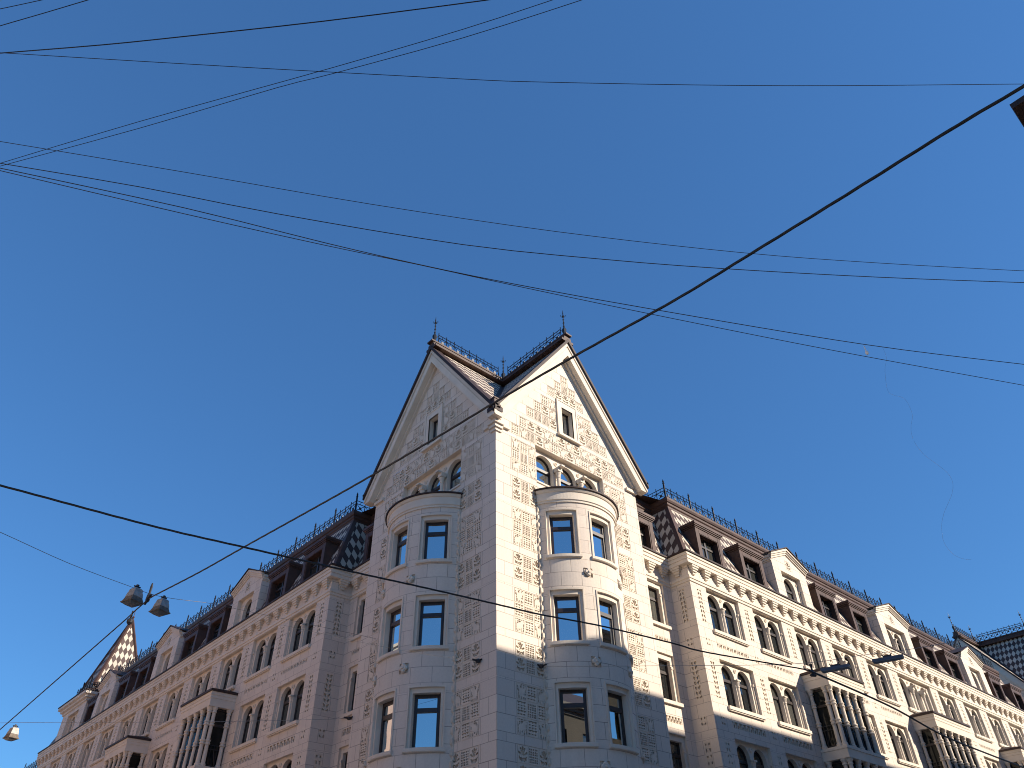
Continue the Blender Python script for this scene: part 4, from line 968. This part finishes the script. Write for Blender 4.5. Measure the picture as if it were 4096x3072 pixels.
for k, (r_, P) in WIRES.items():
    m = MB()
    pv = [Vector(p) for p in P]; Q = []
    ends = EXT.get(k, (12, 12))          # run on to the fixings on the houses outside the picture
    for i in range(len(pv) - 1):          # smooth through the points
        p0, p1, p2, p3 = pv[max(i - 1, 0)], pv[i], pv[i + 1], pv[min(i + 2, len(pv) - 1)]
        n = 6 if k == 'hair' else max(3, min(20, int((p2 - p1).length / .5)))
        for j in range(n):
            t = j / n; Q.append(.5 * ((2 * p1) + (p2 - p0) * t + (2 * p0 - 5 * p1 + 4 * p2 - p3) * t * t + (3 * p1 - p0 - 3 * p2 + p3) * t ** 3))
    Q.append(pv[-1])
    for e, a, b in ((ends[0], 0, 1), (ends[1], -1, -2)):
        if e:
            d = (pv[a] - pv[b]).normalized(); d.z *= .3; T = [pv[a] + d * (e * (j + 1) / 6) for j in range(6)]
            Q = T[::-1] + Q if a == 0 else Q + T
    if k in ('A', 'B'):    # three twisted strands
        st = MB(); acc = 0.
        D = [Q[0]]
        for a, b in zip(Q, Q[1:]):
            n = max(1, int((b - a).length / .12))
            for j in range(1, n + 1): D.append(a + (b - a) * j / n)
        for ph in range(3):
            T = []; L = 0.
            for i, p in enumerate(D):
                if i: L += (p - D[i - 1]).length
                a = (D[min(i + 1, len(D) - 1)] - D[max(i - 1, 0)]).normalized(); u = a.cross(Vector((0, 0, 1))).normalized(); w = u.cross(a)
                t = L * 5.0 + ph * 2.094; T.append(p + (u * math.cos(t) + w * math.sin(t)) * r_ * .26)
            st.tube(T, r_ * .62, 6)
        o = st.build(LBL[k][1], M['cable'], None, 'W')
    else:
        m.tube(Q, r_, 5); o = m.build(LBL[k][1], M['wire'] if k in ('W11', 'W12', 'W10', 'hair') else (M['cable'] if k == 'B2' else M['dark_wire']), None, 'W')
    tag(o, LBL[k][0], 'wire' if 'wire' in LBL[k][1] else 'cable')

def lantern(x, y, z, label, rot, s=1.):
    t = thing('street_lantern', label, 'lamp', (x, y, z), 'street lanterns hung on the cross wires'); t.rotation_euler.z = rot; t.scale = (s,) * 3
    b = MB(); b.lathe((0, 0, 0), [(.27, .2), (.285, .22), (.25, .37), (.235, .38), (.21, .5), (.17, .53), (.02, .54)], 4, math.pi / 4); b.build('housing', M['lamp'], t, 'W')
    b = MB(); b.lathe((0, 0, 0), [(.36, .0), (.385, .02), (.385, .05), (.345, .06), (.275, .21), (.2, .215)], 4, math.pi / 4); b.build('skirt', M['skirt'], t, 'W')
    b = MB(); b.lathe((0, 0, 0), [(.02, -.075), (.2, -.07), (.34, .0), (.34, .01)], 4, math.pi / 4); b.build('glass_bowl', M['lampglass'], t, 'W')
    b = MB(); b.box(-.09, .09, -.025, .025, .5, .6); b.box(-.04, .04, -.04, .04, .58, .68); b.bar((-.13, 0, .6), (.13, 0, .62), .025); b.box(.09, .13, -.02, .02, .44, .56); b.build('clamp', M['dark_wire'], t, 'W')
lantern(-12.13, .18, 9.33, 'grey lantern hung first on the wire, its skirt rusty, above the checkered spire', .35, .74)
lantern(-11.2, .92, 9.55, 'grey lantern hung to the right of its twin beside the cable joint', .35, .72)
lantern(-11.74, 11.15, 8.3, 'sunlit cream lantern low by the edge of the sky under the black cable', .3, .66)
b = MB(); cA = Vector((-11.42, 1.57, 10.11)); b.lathe(cA + Vector((0, 0, -.1)), [(.03, 0), (.06, .05), (.05, .2), (.03, .25), (.035, .45), (.02, .55)], 8); b.bar(cA + Vector((0, .15, -.1)), cA + Vector((0, -.2, .05)), .04, 6)
tag(b.build('cable_joint', M['dark_wire'], None, 'W'), 'dark upright insulator clamp joining the cable between the two lanterns', 'clamp')
b = MB(); cB = Vector((-11.45, 2.54, 9.88)); b.lathe(cB + Vector((0, 0, -.22)), [(.03, 0), (.08, .06), (.08, .14), (.03, .2), (.02, .4)], 8); b.bar(cB, cB + Vector((-.5, -1.6, .05)) * .12, .03)
tag(b.build('cable_joint', M['dark_wire'], None, 'W'), 'dark clamp on the cable just above the spire tip', 'clamp')
b = MB(); cC = Vector((4.72, -8.96, 8.95)); b.lathe(cC + Vector((0, 0, -.3)), [(.05, 0), (.05, .08), (.03, .1), (.03, .26), (.05, .34)], 6); b.bar(cC + Vector((-.12, .02, -.3)), cC + Vector((.14, 0, -.26)), .04)
tag(b.build('cable_joint', M['dark_wire'], None, 'W'), 'dark hanger tying the black cable to the luminaire wire', 'clamp')
b = MB(); b.lathe((-7.98, -17.23, 8.5), [(.01, 0), (.022, .015), (.022, .05), (.008, .07), (.006, .16)], 8)
tag(b.build('insulator', M['porcelain'], None, 'W'), 'tiny white insulator dangling under the third fan wire', 'insulator')
for (p, q), lb in ((((4.80, -9.2, 8.78), (5.04, -9.98, 8.76)), 'flat grey street luminaire over the first oriel roof'), (((5.22, -10.6, 8.76), (5.47, -11.4, 8.76)), 'flat grey street luminaire in front of the cornice corbels')):
    p, q = Vector(p), Vector(q); c = (p + q) / 2; L = (q - p).length; dr = (q - p).normalized()
    t = thing('street_luminaire', lb, 'lamp', c, 'flat luminaires on the span wire'); t.rotation_euler.z = math.atan2(dr.y, dr.x)
    b = MB(); h = L / 2; P = [(-h, -.04), (-h + .03, -.06), (h - .03, -.06), (h, -.03), (h, .015), (-h, .025)]
    b.prism(P, -.11, .11); b.build('housing', M['led'], t, 'W')
    b = MB(); b.box(-h + .05, h - .05, -.11, .11, -.068, -.061); b.build('diffuser', M['lampglass'], t, 'W')
    b = MB(); b.box(-.12, .12, -.03, .03, .03, .09); b.bar((-.1, 0, .09), (-.14, 0, .14), .015); b.bar((.1, 0, .09), (.14, 0, .14), .015); b.build('bracket', M['dark_wire'], t, 'W')

# ------------------------------------------------------------------ camera, sun, sky
cam = bpy.data.cameras.new('camera'); co = bpy.data.objects.new('camera', cam); COL.objects.link(co); sc.camera = co
r_, u_, f_ = (0.7437971936, -0.6681963836, -0.0167131038), (-0.4143881761, -0.4806035362, 0.7728535957), (0.5244503545, 0.5679206229, 0.6343642421)
mx = Matrix(((r_[0], u_[0], -f_[0], -17.08007), (r_[1], u_[1], -f_[1], -19.60284), (r_[2], u_[2], -f_[2], 1.6), (0, 0, 0, 1)))
co.matrix_world = mx
cam.sensor_width = 36; cam.lens = 25.8957; cam.clip_start = .05; cam.clip_end = 2000
SUN_EL, SUN_AZ = rad(28.), rad(-60.)            # azimuth measured from +X towards +Y
sd = Vector((math.cos(SUN_EL) * math.cos(SUN_AZ), math.cos(SUN_EL) * math.sin(SUN_AZ), math.sin(SUN_EL)))
li = bpy.data.lights.new('sun', 'SUN'); li.energy = SUN_E; li.angle = rad(.55); li.color = (1., .885, .735)
lo = bpy.data.objects.new('sun', li); COL.objects.link(lo); lo.rotation_euler = (-sd).to_track_quat('-Z', 'Y').to_euler()
wd = bpy.data.worlds.new('World'); sc.world = wd; wd.use_nodes = True; nt = wd.node_tree
bg = nt.nodes['Background']; sk = nt.nodes.new('ShaderNodeTexSky'); sk.sky_type = 'NISHITA'; sk.sun_disc = False
sk.sun_elevation = SUN_EL; sk.sun_rotation = math.pi / 2 - SUN_AZ
sk.altitude = 50; sk.air_density = SKY[1]; sk.dust_density = SKY[2]; sk.ozone_density = SKY[3]
tint = nt.nodes.new('ShaderNodeVectorMath'); tint.operation = 'MULTIPLY'; tint.inputs[1].default_value = TINT
nt.links.new(sk.outputs[0], tint.inputs[0]); mxs = mixc(nt, AIR[0], tint.outputs[0], AIR[1]); nt.links.new(mxs, bg.inputs[0]); bg.inputs[1].default_value = SKY[0]
sc.view_settings.view_transform = 'Standard'; sc.view_settings.look = 'None'; sc.view_settings.exposure = EXPO; sc.view_settings.gamma = 1
sc.cycles.filter_width = 1.0; sc.cycles.max_bounces = 6; sc.cycles.diffuse_bounces = 4
